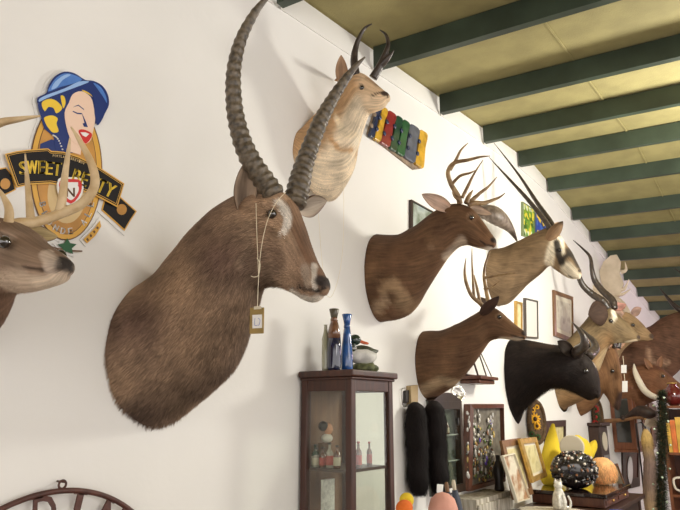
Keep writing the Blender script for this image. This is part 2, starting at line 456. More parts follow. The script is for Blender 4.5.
# plaster band in the top of the wall, notched round every purlin end
BX=[2.97-.92*2,2.97-.92,2.965,3.888,4.713,5.575,6.462,7.335,8.124,8.985,9.916,10.875,11.813,12.8,13.75,14.7,15.6]
mb=MB()
ed=[]
for i,x in enumerate(BX):
    xn=BX[i+1] if i+1<len(BX) else XB
    x0=x+.055; x1=xn-.0
    mb.prism([(x0,-.001,zbot(x0)+.0),(x1,-.001,zbot(x1)+.0),(x1,-.001,zc(x1,0)-.01),(x0,-.001,zc(x0,0)-.01)],(0,-.008,0))
struct(mb.build('trim_9',WALL))
# purlins: lipped steel channels
bd=Vector((.036,-1,-TILT))
for i,x in enumerate(BX):
    mb=MB(); z=zbot(x); L=8.8
    prof=[(0,0),(.05,0),(.05,.018),(.044,.018),(.044,.006),(.006,.006),(.006,.144),(.044,.144),(.044,.132),(.05,.132),(.05,.15),(0,.15)]
    vs=[]
    for y in (.025,L): vs+= [Vector((x+a,0,z+b-(0 if i else 0)))+bd*y for a,b in prof]
    n=len(prof); fs=[(k,(k+1)%n,(k+1)%n+n,k+n) for k in range(n)]+[tuple(range(n)),tuple(range(2*n-1,n-1,-1))]
    mb.add(vs,fs)
    o=mb.build('ceiling_beam',PURL); o['kind']='structure'; o.name='trim_%d'%(20+i)
# ------------------------------------------------------------------ light
w=bpy.data.worlds.new('World'); SC.world=w; w.use_nodes=True; bg=w.node_tree.nodes['Background']; bg.inputs[0].default_value=(1,.95,.91,1); bg.inputs[1].default_value=WORLD
def area(name,loc,size,sy,power,col,target):
    l=bpy.data.lights.new(name,'AREA'); l.shape='RECTANGLE'; l.size=size; l.size_y=sy; l.energy=power; l.color=col
    o=bpy.data.objects.new(name,l); COL.objects.link(o); o.location=loc; d=(Vector(target)-Vector(loc)); o.rotation_euler=d.to_track_quat('-Z','Y').to_euler(); return o
for loc,rad,pw,col in LAMPS:
    l=bpy.data.lights.new('ceiling_and_fill_lamp','POINT'); l.shadow_soft_size=rad; l.energy=pw; l.color=col
    o=bpy.data.objects.new('ceiling_and_fill_lamp',l); COL.objects.link(o); o.location=loc
cam=bpy.data.cameras.new('Camera'); cam.sensor_width=36; cam.lens=FPX/680*36; cam.clip_start=.02
co=bpy.data.objects.new('Camera',cam); COL.objects.link(co); co.location=EYE
co.rotation_euler=Matrix((RT,UP,-FW)).transposed().to_euler(); SC.camera=co
SC.view_settings.view_transform='Standard'; SC.view_settings.look='None'; SC.view_settings.exposure=EXPO; SC.view_settings.gamma=1; SC.view_settings.use_curve_mapping=False
HORN_D=hornmat('dark_horn',(.03,.022,.018),(.07,.05,.038),.3)
HORN_W=hornmat('waterbuck_horn',(.050,.038,.026),(.17,.132,.09),.4,55)
ANT=mat('antler_bone',(.16,.085,.035),.5,col2=(.38,.25,.12),vs=22,bump=.2,bs=90)
ANT_L=mat('pale_antler_bone',(.50,.34,.17),.5,col2=(.66,.50,.30),vs=18,bump=.15,bs=90)
# ---------------- waterbuck
X=1.5; r=mount_root(X,1.55,'waterbuck_mount','large shaggy grey-brown antelope shoulder mount with huge ringed curving horns and a price tag'); W=Mount(X,14,.42)
br=(.29,.19,.125)
def wb(u,lat,z,v,i):
    nz=noise.noise(Vector((u*5,lat*5,z*5+2))); c=lerp3(br,(.48,.31,.19),max(0,nz)*1.1) if nz>0 else lerp3(br,(.13,.075,.06),-nz*1.3)
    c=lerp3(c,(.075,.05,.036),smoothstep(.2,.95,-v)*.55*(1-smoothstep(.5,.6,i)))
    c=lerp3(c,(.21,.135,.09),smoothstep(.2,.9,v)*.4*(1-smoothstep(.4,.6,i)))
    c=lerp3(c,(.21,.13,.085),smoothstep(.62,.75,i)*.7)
    if i>.6 and v>.5: c=lerp3(c,(.13,.06,.03),.6)
    return c
wr=[(165,281,160,427,.235,.9,1.1),(178,268,190,402,.20,.95,1.1),(196,235,222,374,.155),(213,214,240,340,.125),(231,200,251,312,.105),(246,193,258,291,.092),(262,190,268,285,.086,.8,.9),(278,190,280,286,.082,.7,.9),(292,200,290,291,.074,.6,.9),(301,220,298,296,.06,.6,.9),(308,240,305,300,.052,.65,.85),(315,258,312,302,.048,.75,.8),(321,269,318,300,.045,.8,.8),(325,276,322,296,.036)]
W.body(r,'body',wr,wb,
 ops=[('line',[(279,201),(285,208),(288,217),(288,226),(285,232)],.0115,(.75,.68,.60),.95,'side'),('blob',284,210,.011,(.75,.68,.6),.9,'side'),
      ('blob',272,213,.017,(.02,.014,.01),.9),('line',[(262,226),(274,232),(282,262)],.02,(.09,.05,.03),.5,'side'),
      ('line',[(306,268),(309,284)],.016,(.36,.29,.23),.6),('line',[(288,290),(298,297),(310,300),(318,298)],.014,(.62,.56,.48),.9,'bot'),
      ('line',[(313,264),(315,276),(316,290)],.008,(.58,.52,.45),.8,'side'),
      ('blob',323,281,.024,(.03,.022,.02),.97),('line',[(325,288),(316,291),(306,289),(297,285)],.005,(.03,.02,.016),.95,'side'),
      ('line',[(243,262),(256,240),(252,222)],.016,(.23,.16,.11),.5)],
 sculpt=[(272,213,.018,-.012),(270,203,.02,.012),(268,245,.04,.012),(320,283,.006,-.01),('l',[(325,289),(316,292),(306,290)],.004,-.004),(300,285,.018,-.006),(312,284,.015,.006),(240,270,.03,.01)],
 hair=60000,hl=.027,lift=.24,
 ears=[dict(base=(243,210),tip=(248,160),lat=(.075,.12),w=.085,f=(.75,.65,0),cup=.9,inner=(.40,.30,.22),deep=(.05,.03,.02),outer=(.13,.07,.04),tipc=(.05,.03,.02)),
       dict(base=(301,209),tip=(327,201),lat=(-.07,-.17),w=.085,f=(.9,.3,-.1),cup=.8,inner=(.50,.42,.34),outer=(.16,.09,.055),tipc=(.05,.03,.02))],seg=56,n=8)
W.eyes(272,214,.075,.0165)
W.horn([(275,196,.045,.034),(265,182,.06,.034),(251,160,.10,.032),(241,135,.13,.029),(235,105,.155,.026),(235,70,.175,.023),(242,40,.18,.019),(254,14,.18,.014),(267,-2,.175,.008),(277,-8,.17,.003)],HORN_W,ridge=(34,.22,.8),n=22,seg=18,label='near ringed horn')
W.horn([(294,206,-.035,.036),(298,190,-.05,.036),(303,168,-.08,.032),(311,145,-.10,.029),(321,120,-.12,.026),(333,98,-.14,.021),(345,80,-.15,.016),(356,66,-.155,.010),(365,57,-.16,.003)],HORN_W,ridge=(34,.22,.8),n=22,seg=18,label='far ringed horn')
# ---------------- pronghorn
X=2.42; r=mount_root(X,2.75,'pronghorn_mount','tan and cream mount looking up, short black forked horns, beside the painted rack'); G=Mount(X,8,.3)
def pg(u,lat,z,v,i):
    c=(.46,.28,.145)
    c=lerp3(c,(.80,.66,.48),smoothstep(.05,.5,-v))
    c=lerp3(c,(.66,.47,.30),smoothstep(.5,.62,i)*.8)
    return c
G.body(r,'body',[(0,130,0,192,.19,.9,1),(320,117,328,200,.155),(333,102,346,178,.115),(341,90,354,152,.09),(348,81,362,128,.075),(356,74,367,115,.068,.8),(365,75,373,112,.062,.75),(373,81,379,110,.048,.75),(380,87,384,107,.036,.8),(386,92,387,102,.028)],pg,
 ops=[('line',[(352,140),(362,120)],.02,(.84,.74,.58),.9),('line',[(338,118),(346,135),(352,133)],.014,(.80,.66,.46),.85,'side'),('line',[(333,140),(340,150),(346,148)],.013,(.5,.27,.11),.8,'side'),
  ('blob',385,93,.02,(.03,.02,.018),.95),('line',[(372,97),(380,93),(389,94),(388,98)],.005,(.05,.03,.02),.95,'side'),('line',[(366,105),(378,106),(387,101)],.013,(.80,.62,.42),.8),('blob',362,87,.014,(.03,.02,.015),.8,'side'),
  ('line',[(366,77),(376,84)],.01,(.25,.13,.06),.6)],
 sculpt=[(362,87,.015,-.008),(362,81,.015,.01),(362,100,.03,.01),(385,95,.006,-.006)],hair=9000,hl=.012,
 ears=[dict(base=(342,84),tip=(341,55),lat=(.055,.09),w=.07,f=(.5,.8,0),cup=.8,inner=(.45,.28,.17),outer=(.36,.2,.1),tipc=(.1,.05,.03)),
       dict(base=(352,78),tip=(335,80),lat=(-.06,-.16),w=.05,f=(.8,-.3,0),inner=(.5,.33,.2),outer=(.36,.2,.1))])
G.eyes(362,88,.06,.013)
G.horn([(356,76,.035,.021),(354,62,.035,.020),(355,50,.035,.016),(359,38,.035,.012),(365,28,.03,.008),(372,24,.03,.003)],HORN_D)
mbr=[(373,78,-.035,.023),(379,68,-.035,.021),(384,57,-.035,.017),(388,45,-.035,.012),(386,35,-.035,.008),(380,30,-.035,.003)]
G.antler([mbr,[(380,66,-.035,.02),(387,59,-.035,.016),(392,53,-.035,.007),(394,50,-.035,.002)]],HORN_D,name='horn',seg=12)
# ---------------- left deer, mostly outside the frame
X=.70; r=mount_root(X,1.95,'deer_mount','buck head mount entering at the left edge, antlers in front of the beer sign'); D=Mount(X,6,.3)
def dl(u,lat,z,v,i):
    c=(.21,.14,.095)
    c=lerp3(c,(.18,.11,.07),smoothstep(.2,.9,v)*.6)
    c=lerp3(c,(.48,.36,.27),smoothstep(.3,.9,-v)*smoothstep(.4,.7,i))
    if i<.5: c=lerp3(c,(.16,.08,.045),.6)
    return c
D.body(r,'body',[(0,232,0,352,.17),(-70,228,-46,350,.15),(-50,222,-22,330,.12),(-32,218,-10,310,.10),(-14,216,0,296,.085),(2,218,14,293,.08,.8),(18,223,26,292,.07,.75),(34,235,38,290,.05,.75),(47,245,48,287,.042,.8),(58,252,57,283,.038,.85),(65,258,63,275,.028)],dl,
 ops=[('blob',64,262,.024,(.02,.016,.014),.97),('blob',4,241,.03,(.36,.26,.19),.6),('blob',4,241,.016,(.02,.012,.01),.9),('line',[(62,272),(48,271),(30,268),(18,272)],.005,(.05,.03,.02),.95,'side'),('line',[(30,284),(46,283),(58,278)],.016,(.62,.50,.38),.85),('line',[(44,252),(52,262),(50,268)],.013,(.5,.4,.32),.7,'side'),('line',[(20,280),(0,284)],.03,(.5,.38,.28),.6)],
 sculpt=[(4,241,.018,-.012),(3,232,.02,.012),(20,255,.03,.006),(60,265,.006,-.008),('l',[(62,272),(48,271),(30,268)],.004,-.004)],hair=9000,hl=.010,
 ears=[dict(base=(-26,232),tip=(-56,206),lat=(.08,.15),w=.07,f=(.4,.8,0),inner=(.5,.38,.28),outer=(.2,.12,.08)),
       dict(base=(22,228),tip=(60,236),lat=(-.085,-.20),w=.065,f=(.6,-.6,.3),inner=(.55,.42,.22),outer=(.16,.1,.06))])
D.eyes(4,242,.072,.015)
D.antler([[(8,226,-.03,.014),(20,223,-.06,.014),(36,222,-.10,.014),(60,214,-.15,.014),(80,205,-.18,.0135),(92,192,-.19,.013),(95,178,-.185,.012),(90,160,-.17,.010),(80,141,-.15,.007),(71,127,-.13,.002)],
          [(59,214,-.15,.013),(62,200,-.15,.012),(65,175,-.145,.009),(68,154,-.14,.006),(70,138,-.135,.002)],
          [(31,222,-.09,.012),(29,200,-.09,.009),(28,178,-.09,.006),(26,154,-.09,.002)]],ANT_L)
D.antler([[(2,228,.03,.014),(-8,222,.06,.013),(-16,200,.12,.013),(-20,165,.17,.012),(-16,135,.19,.011),(0,123,.18,.009),(20,119,.17,.006),(40,116,.155,.002)],
          [(8,226,.02,.012),(9,210,.03,.010),(3,196,.04,.006),(-4,186,.05,.002)],[(-18,190,.13,.010),(-6,172,.12,.007),(-1,150,.11,.002)]],ANT_L)
# ---------------- whitetail bucks
def wt(u,lat,z,v,i):
    nz=noise.noise(Vector((u*8,lat*8,z*8))); c=lerp3((.12,.062,.032),(.20,.11,.055),max(0,nz)*1.2)
    c=lerp3(c,(.07,.035,.02),smoothstep(.3,1,v)*.6)
    c=lerp3(c,(.23,.12,.06),smoothstep(.6,.8,i)*.5)
    return c
def whitetail(X,z,label,rings,ops,sculpt,ears,eye,antl,turn=6,hair=11000):
    r=mount_root(X,z,'whitetail_deer_mount',label); m=Mount(X,turn,.35); m.body(r,'body',rings,wt,ops=ops,sculpt=sculpt,hair=hair,hl=.009,ears=ears)
    m.eyes(*eye); 
    for a in antl: m.antler(a,ANT)
    return m
whitetail(3.04,2.3,'brown buck mount with many-pointed antlers, upper one, in front of a small picture',
 [(0,235,0,322,.165,.9,1),(400,235,407,315,.155),(416,227,425,290,.12),(432,214,438,271,.10),(445,206,448,257,.083),(455,204,457,248,.073,.85),(464,205,466,245,.066,.75),(474,210,474,247,.055,.7),(482,220,482,249,.04,.75),(489,230,488,250,.034),(494,237,492,248,.026)],
 [('line',[(445,256),(455,246),(461,240)],.028,(.62,.50,.38),.55),('line',[(470,247),(482,249),(490,248)],.012,(.62,.52,.42),.85),('blob',494,240,.018,(.02,.014,.012),.95),('line',[(494,246),(486,245),(480,241)],.005,(.03,.02,.015),.9,'side'),
  ('blob',471.5,217,.028,(.36,.22,.13),.55,'side'),('blob',471.5,217,.014,(.015,.01,.008),.95),('line',[(386,290),(396,284),(402,298),(392,312)],.035,(.42,.28,.16),.6),('blob',390,315,.06,(.10,.04,.02),.6),('line',[(374,308),(385,300)],.03,(.5,.36,.23),.5),('line',[(478,222),(486,232)],.012,(.12,.06,.03),.6,'top'),('blob',432,248,.02,(.35,.22,.13),.4)],
 [(471.5,217,.015,-.01),(471,210,.015,.008),(468,232,.03,.008),(491,241,.005,-.006)],
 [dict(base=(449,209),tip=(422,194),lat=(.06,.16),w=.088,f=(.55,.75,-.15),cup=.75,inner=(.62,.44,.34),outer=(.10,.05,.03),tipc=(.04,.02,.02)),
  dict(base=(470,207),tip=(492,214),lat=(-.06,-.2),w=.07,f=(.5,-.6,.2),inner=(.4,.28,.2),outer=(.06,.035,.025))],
 (471.5,217.5,.058,.0125),
 [[[(460,204,.03,.016),(458,196,.05,.015),(451,184,.09,.013),(448,172,.12,.012),(454,163,.14,.011),(468,160,.14,.009),(480,157,.13,.006),(490,156,.12,.002)],
   [(450,170,.12,.010),(456,160,.12,.009),(461,150,.12,.006),(468,143,.12,.002)],
   [(452,184,.09,.009),(460,176,.09,.008),(470,173,.085,.006),(476,170,.08,.002)],
   [(462,198,.04,.010),(468,186,.04,.009),(474,174,.04,.006),(483,160,.04,.002)],[(460,200,.05,.011),(455,197,.07,.007),(452,192,.08,.002)]],
  [[(468,205,-.03,.016),(474,203,-.05,.015),(484,203,-.10,.012),(493,200,-.14,.009),(500,197,-.15,.006),(505,193,-.15,.002)],
   [(470,202,-.04,.013),(480,193,-.08,.010),(488,187,-.10,.007),(497,177,-.12,.002)],[(466,203,0,.014),(469,196,-.02,.012),(473,190,-.03,.003)]]])
whitetail(3.60,1.9,'brown buck mount with slim antlers, lower one, above the black pelt',
 [(0,331,0,400,.165,.9,1),(443,330,449,389,.15),(460,323,467,371,.115),(474,315,481,353,.088),(484,309,489,342,.074),(492,307,497,339,.064,.85),(500,311,504,339,.055,.75),(508,318,511,340,.044,.75),(516,325,517,341,.033),(523,330,523,340,.024)],
 [('line',[(488,345),(500,339),(512,340),(520,339)],.016,(.60,.48,.36),.85,'bot'),('blob',525,333,.02,(.02,.014,.012),.95),('line',[(524,338),(517,337),(511,335)],.005,(.03,.02,.015),.9,'side'),('blob',499.5,316.5,.026,(.34,.21,.12),.5,'side'),('blob',499.5,316.5,.013,(.015,.01,.008),.95),('line',[(418,392),(440,380),(452,384)],.03,(.42,.30,.18),.7),('blob',428,398,.05,(.18,.10,.06),.7)],
 [(499.5,316.5,.015,-.01),(499,311,.013,.007),(496,330,.025,.008)],
 [dict(base=(482,314),tip=(499,296),lat=(.06,.12),w=.075,f=(-.6,-.7,.2),cup=.7,inner=(.10,.05,.035),outer=(.06,.03,.02),tipc=(.03,.02,.02)),
  dict(base=(490,308),tip=(478,298),lat=(-.06,-.2),w=.07,f=(.4,.7,0),inner=(.4,.28,.2),outer=(.1,.06,.04))],
 (499.5,316.8,.056,.0125),
 [[[(484,309,.03,.014),(481,304,.05,.014),(472,296,.09,.012),(466,285,.12,.011),(464,275,.13,.009),(465,266,.13,.006),(466,258,.13,.002)],
   [(474,298,.08,.010),(473,280,.09,.008),(472,262,.09,.005),(472,248,.09,.002)],
   [(480,302,.05,.010),(477,288,.06,.009),(474,275,.07,.003)]],
  [[(487,308,-.03,.014),(488,302,-.05,.013),(486,290,-.08,.012),(484,276,-.11,.010),(486,262,-.12,.007),(491,250,-.12,.002)],
   [(484,278,-.11,.009),(494,276,-.09,.008),(506,274,-.08,.005),(516,273,-.07,.002)],[(484,289,-.08,.008),(492,287,-.07,.006),(500,280,-.06,.002)]]])
# ---------------- oryx
X=4.86; r=mount_root(X,2.5,'oryx_mount','grey-tan oryx mount with black and white face and two very long straight black horns'); O=Mount(X,8,.4)
def ox(u,lat,z,v,i):
    c=(.22,.145,.08); c=lerp3(c,(.12,.075,.04),smoothstep(.4,1,v)*.6); return c
WH=(.78,.68,.52); BK=(.022,.016,.012)
O.body(r,'body',[(0,250,0,306,.21,.9,1),(506,247,508,303,.17),(522,240,524,287,.135),(537,232,540,274,.105),(548,228,549,266,.088),(556,231,554,269,.075,.85),(563,239,560,273,.062,.75),(570,250,566,277,.05,.75),(576,260,572,279,.04,.8),(580,268,577,279,.028)],ox,
 ops=[('line',[(549,262),(552,250),(556,240)],.035,WH,.85),('line',[(560,238),(562,252)],.026,WH,.9),('line',[(567,268),(574,276)],.05,WH,.95),('line',[(557,242),(559,256),(562,263)],.026,BK,.95,'side'),('line',[(561,262),(566,256),(571,254)],.02,BK,.95),('line',[(568,250),(575,258),(579,266)],.024,BK,.9),('blob',580,271,.016,BK,.9),('line',[(540,272),(550,266)],.012,(.15,.09,.05),.7,'bot'),('line',[(574,279),(568,275)],.005,BK,.8,'side')],
 sculpt=[(560,250,.02,-.006),(558,243,.02,.01)],hair=6000,hl=.008,
 ears=[dict(base=(548,240),tip=(563,221),lat=(.07,.11),w=.10,f=(-.4,-.8,.1),cup=.7,inner=(.2,.12,.07),outer=(.22,.13,.07),tipc=(.02,.015,.01)),
       dict(base=(554,232),tip=(560,222),lat=(-.07,-.2),w=.08,f=(.5,-.7,0),inner=(.3,.2,.12),outer=(.2,.12,.07))])
O.eyes(560,250,.06,.015)
O.horn([(552,233,.03,.022),(545,221,.04,.020),(528,200,.07,.016),(510,180,.10,.011),(498,167,.12,.006),(489,157,.13,.002)],HORN_D,ridge=(40,.12,.5),n=14)
O.horn([(556,233,-.03,.022),(550,221,-.04,.020),(537,202,-.07,.016),(521,178,-.10,.011),(506,158,-.12,.006),(494,143,-.13,.002)],HORN_D,ridge=(40,.12,.5),n=14)
# ---------------- black bull (wildebeest like)
X=5.15; r=mount_root(X,1.9,'black_bull_mount','shaggy black bull mount with short upturned horns, below the brown framed print'); B=Mount(X,6,.4)
B.body(r,'body',[(0,340,0,424,.24,.85,1.4),(519,339,520,414,.23,1,1.3),(533,341,536,398,.20),(548,344,550,389,.17),(562,346,563,388,.145),(575,350,573,392,.125),(587,356,582,397,.115,.8),(595,365,588,400,.10,.8),(599,377,592,400,.085),(600,387,596,398,.06)],(.016,.010,.008),
 ops=[('blob',596,364,.03,(.55,.45,.38),.7,'mid'),('line',[(530,342),(550,345)],.03,(.05,.028,.018),.6)],
 sculpt=[(586,370,.02,-.01),(584,362,.02,.012),(597,392,.008,-.01)],hair=20000,hl=.04,lift=.35,
 ears=[dict(base=(572,353),tip=(558,341),lat=(.10,.24),w=.11,f=(.6,.6,-.1),inner=(.03,.02,.015),outer=(.015,.01,.008)),
       dict(base=(584,354),tip=(590,344),lat=(-.1,-.24),w=.10,f=(.6,-.6,-.1),inner=(.03,.02,.015),outer=(.015,.01,.008))])
B.eyes(586,371,.105,.02)
B.horn([(577,355,.06,.045),(578,351,.12,.044),(584,346,.19,.036),(584,338,.22,.026),(579,330,.22,.014),(572,322,.20,.003)],HORN_D)
B.horn([(588,356,-.06,.045),(591,353,-.12,.043),(595,349,-.18,.036),(594,342,-.21,.026),(588,335,-.21,.014),(580,327,-.20,.003)],HORN_D)
# ---------------- kudu
X=6.45; r=mount_root(X,2.1,'kudu_mount','tan antelope mount with long dark corkscrew horns, behind the black bull'); K=Mount(X,10,.5)
def kd(u,lat,z,v,i):
    c=(.19,.13,.068); c=lerp3(c,(.10,.07,.035),smoothstep(.3,1,v)*.6*(1-smoothstep(.7,.8,i)))
    c=lerp3(c,(.26,.14,.06),smoothstep(0,.9,-v)*.6*(1-smoothstep(.5,.6,i))); return c
K.body(r,'body',[(0,348,0,412,.27,.9,1),(570,338,566,408,.23),(582,325,588,396,.17),(591,314,600,368,.13),(599,308,608,348,.11),(607,306,613,344,.095,.85),(615,311,619,343,.08,.75),(624,320,626,343,.06,.75),(632,328,632,342,.045),(638,334,638,341,.032)],kd,
 ops=[('line',[(613,311),(615,317),(612,321)],.02,(.85,.75,.6),.9),('blob',611,321,.02,(.03,.02,.015),.9),('blob',639,337,.022,(.04,.025,.02),.9),('line',[(626,343),(636,341)],.018,(.75,.62,.45),.8,'bot'),('line',[(620,342),(604,352),(597,366)],.03,(.5,.38,.22),.6)],
 sculpt=[(611,321,.02,-.01),(610,314,.02,.012)],hair=6000,hl=.014,
 ears=[dict(base=(605,312),tip=(588,315),lat=(.08,.22),w=.26,f=(-.35,-.9,.1),cup=.5,inner=(.12,.07,.05),outer=(.06,.035,.025)),
       dict(base=(610,308),tip=(626,304),lat=(-.08,-.3),w=.13,f=(.5,-.3,.5),inner=(.6,.3,.25),outer=(.3,.15,.1))])
K.eyes(611,321,.082,.02)
K.horn([(608,309,.04,.036),(602,301,.06,.035),(592,294,.08,.032),(582,284,.13,.028),(577,270,.18,.023),(571,254,.20,.017),(564,244,.17,.012),(556,236,.12,.006),(548,230,.10,.002)],HORN_D,ridge=(24,.08,.7),n=12)
K.horn([(614,309,-.04,.036),(612,300,-.06,.035),(603,291,-.09,.032),(595,281,-.08,.028),(592,270,-.06,.022),(590,257,-.08,.016),(582,248,-.11,.010),(573,240,-.14,.003)],HORN_D,ridge=(24,.08,.7),n=12)
# ---------------- russet antelope whose face points down
X=7.05; r=mount_root(X,1.75,'antelope_mount','russet antelope mount with its dark muzzle pointing down, beside the black bull'); A=Mount(X,8,.45)
A.body(r,'body',[(0,352,0,416,.22),(590,346,588,412,.2),(600,341,598,402,.16),(609,342,603,394,.13),(616,350,606,396,.105,.85),(620,364,609,401,.09,.8),(622,380,611,405,.07,.8),(622,392,614,408,.055),(621,402,617,410,.04)],(.20,.10,.045),
 ops=[('line',[(622,396),(618,408)],.05,(.04,.02,.015),.95),('blob',612,372,.022,(.03,.02,.01),.9),('blob',612,344,.04,(.15,.07,.03),.8)],hair=4000,hl=.01,sculpt=[(613,371,.03,-.012)],
 ears=[dict(base=(611,348),tip=(606,334),lat=(.08,.22),w=.11,f=(.7,.4,0),inner=(.5,.3,.2),outer=(.25,.1,.04)),
       dict(base=(616,348),tip=(628,338),lat=(-.08,-.25),w=.10,f=(.7,-.2,0),inner=(.5,.3,.2),outer=(.25,.1,.04))])
A.eyes(612.5,371,.088,.02)
A.horn([(615,348,.03,.03),(612,336,.05,.024),(608,326,.06,.014),(606,320,.06,.003)],HORN_D); A.horn([(618,348,-.03,.03),(620,337,-.05,.024),(620,328,-.06,.014),(619,322,-.06,.003)],HORN_D)
# ---------------- pale caribou-like deer behind the kudu
X=8.35; r=mount_root(X,2.3,'fallow_deer_mount','pale golden deer mount with broad cream palmate antlers, peeking out behind the kudu'); F=Mount(X,8,.5)
F.body(r,'body',[(0,325,0,361,.24),(610,320,612,370,.2),(618,314,622,352,.14),(626,312,630,344,.11),(634,316,636,341,.09,.8),(642,323,642,341,.07,.8),(648,330,647,341,.05),(652,334,651,340,.035)],(.38,.25,.13),
 ops=[('blob',652,336,.035,(.08,.05,.04),.9),('blob',633,325,.03,(.08,.05,.03),.9)],hair=2500,hl=.012,
 ears=[dict(base=(624,316),tip=(614,310),lat=(.08,.25),w=.13,f=(.6,.4,0),inner=(.6,.4,.3),outer=(.4,.24,.12)),
       dict(base=(632,314),tip=(642,308),lat=(-.08,-.28),w=.12,f=(.6,-.4,0),inner=(.6,.4,.3),outer=(.4,.24,.12))])
F.eyes(633,325,.09,.022)
PALM=mat('cream_antler',(.58,.47,.34),.5,col2=(.72,.60,.46),vs=8)
def palm(main,poly,tines,lat,d):
    mb=MB(); mb.smooth=True; mb.tube([F.at(a,b,c) for a,b,c,q in main],[q for *_,q in main],10,4)
    P=[F.at(a,b,lat) for a,b in poly]; mb.smooth=False; mb.prism(P,(-.035,0,0) if d>0 else (.035,0,0)); mb.smooth=True
    for t in tines: mb.tube([F.at(a,b,c) for a,b,c,q in t],[q for *_,q in t],8,4)
    o=mb.build('antler',PALM,F.root); b=o.modifiers.new('bevel','BEVEL'); b.width=.012; b.segments=3
palm([(628,314,-.04,.04),(622,304,-.12,.04),(612,296,-.2,.04)],[(602,284),(600,272),(604,262),(611,256),(617,255),(621,262),(620,274),(624,284),(620,296),(610,297)],[[(620,290,-.2,.03),(625,288,-.2,.02),(629,279,-.2,.004)],[(616,295,-.2,.03),(623,294,-.2,.02),(631,289,-.22,.004)],[(621,272,-.2,.03),(626,270,-.2,.02),(625,262,-.2,.004)]],-.2,1)
palm([(622,314,.04,.04),(612,306,.15,.04),(604,300,.25,.04)],[(600,300),(594,296),(590,288),(595,284),(603,288),(610,296),(612,304)],[[(594,292,.25,.03),(588,286,.25,.02),(585,278,.25,.004)]],.25,-1)
# ---------------- big brown antelope leaving the frame on the right
X=9.35; r=mount_root(X,2.1,'sable_mount','big reddish-brown antelope mount at the right edge with a straight dark horn sweeping up'); S=Mount(X,0,.5)
S.body(r,'body',[(0,330,0,398,.34,.9,1),(646,328,646,396,.32),(662,318,664,384,.25),(678,312,682,368,.18),(694,310,700,350,.14),(706,314,710,346,.11),(718,326,718,348,.08),(727,338,724,350,.05)],(.15,.075,.045),
 ops=[('line',[(650,350),(651,362),(660,365),(668,362)],.03,(.45,.28,.18),.8),('blob',726,345,.06,(.03,.02,.02),.9),('blob',706,326,.03,(.03,.02,.02),.9)],hair=4000,hl=.012,
 ears=[dict(base=(696,318),tip=(684,314),lat=(.1,.35),w=.15,f=(.6,.4,0),inner=(.5,.35,.25),outer=(.2,.1,.06)),dict(base=(700,314),tip=(712,304),lat=(-.1,-.3),w=.15,f=(.6,-.4,0),inner=(.5,.35,.25),outer=(.2,.1,.06))])
S.eyes(706,326,.11,.025)
S.horn([(700,316,.05,.045),(692,312,.06,.042),(681,310,.07,.038),(674,305,.08,.03),(666,296,.08,.018),(659,287,.08,.004)],HORN_D,ridge=(20,.1,.6)); S.horn([(704,316,-.05,.045),(700,306,-.07,.04),(694,290,-.1,.03),(684,276,-.12,.018),(674,268,-.13,.004)],HORN_D,ridge=(20,.1,.6))
# ---------------- boar with a tusk
X=8.55; r=mount_root(X,1.75,'warthog_mount','brown warthog mount with one long white curved tusk, below the big brown antelope'); H=Mount(X,4,.5)
H.body(r,'body',[(0,376,0,414,.22),(636,366,636,410,.23),(648,364,648,404,.2),(658,366,658,400,.17),(667,372,665,398,.14,.8),(676,380,673,397,.11,.7),(684,386,681,397,.095,.7),(689,388,687,397,.085)],(.19,.085,.042),
 ops=[('blob',663,376,.035,(.42,.24,.13),.7),('blob',663,376,.018,(.02,.01,.01),.9),('line',[(650,368),(664,368),(676,378)],.03,(.12,.05,.03),.6),('blob',655,392,.06,(.33,.14,.07),.6)],
 sculpt=[(663,376,.03,-.015),(663,370,.03,.02),(668,390,.03,.03),(655,380,.025,.025)],hair=3000,hl=.02,
 ears=[dict(base=(652,370),tip=(644,358),lat=(.12,.2),w=.1,f=(.6,.5,0),inner=(.3,.15,.08),outer=(.15,.07,.03)),dict(base=(658,368),tip=(662,356),lat=(-.12,-.2),w=.1,f=(.6,-.5,0),inner=(.3,.15,.08),outer=(.15,.07,.03))])
H.eyes(663,376,.15,.02)
IV=mat('ivory_tusk',(.82,.74,.58),.35,var=.08,vs=6,coat=.3)
H.horn([(668,398,.10,.02),(655,397,.24,.034),(645,391,.30,.038),(639,381,.32,.036),(635,371,.30,.026),(634,364,.28,.008)],IV,name='tusk',label='long white tusk')
H.horn([(672,397,-.1,.03),(668,400,-.2,.03),(664,394,-.25,.02),(664,388,-.25,.004)],IV,name='tusk')
# ------------------------------------------------------------------ beer sign
def c3(pts): return [(x/4.857,60+y/4.857) for x,y in pts]
def c4(pts): return [(x/4.25,140+y/4.25) for x,y in pts]
def off(pts,d):
    n=len(pts); A=sum(pts[i][0]*pts[(i+1)%n][1]-pts[(i+1)%n][0]*pts[i][1] for i in range(n)); sg=1 if A>0 else -1; out=[]
    for i in range(n):
        (ax,ay),(bx,by),(cx_,cy_)=pts[i-1],pts[i],pts[(i+1)%n]
        n1=Vector((by-ay,-(bx-ax))); n2=Vector((cy_-by,-(cx_-bx)))
        n1=n1.normalized() if n1.length>1e-6 else Vector((0,0)); n2=n2.normalized() if n2.length>1e-6 else n1
        m=(n1+n2); m=m.normalized() if m.length>1e-6 else n1
        k=d/max(.5,m.dot(n1)); out.append((bx+sg*m.x*k,by+sg*m.y*k))
    return out
def smooth(pts,n=4): 
    q=list(pts); L=len(q); out=[]
    for i in range(L):
        p0,p1,p2,p3=q[i-1],q[i],q[(i+1)%L],q[(i+2)%L]
        for k in range(n):
            t=k/n; out.append(tuple(.5*((2*b)+(-a+c)*t+(2*a-5*b+4*c-d)*t*t+(-a+3*b-3*c+d)*t**3) for a,b,c,d in zip(p0,p1,p2,p3)))
    return out
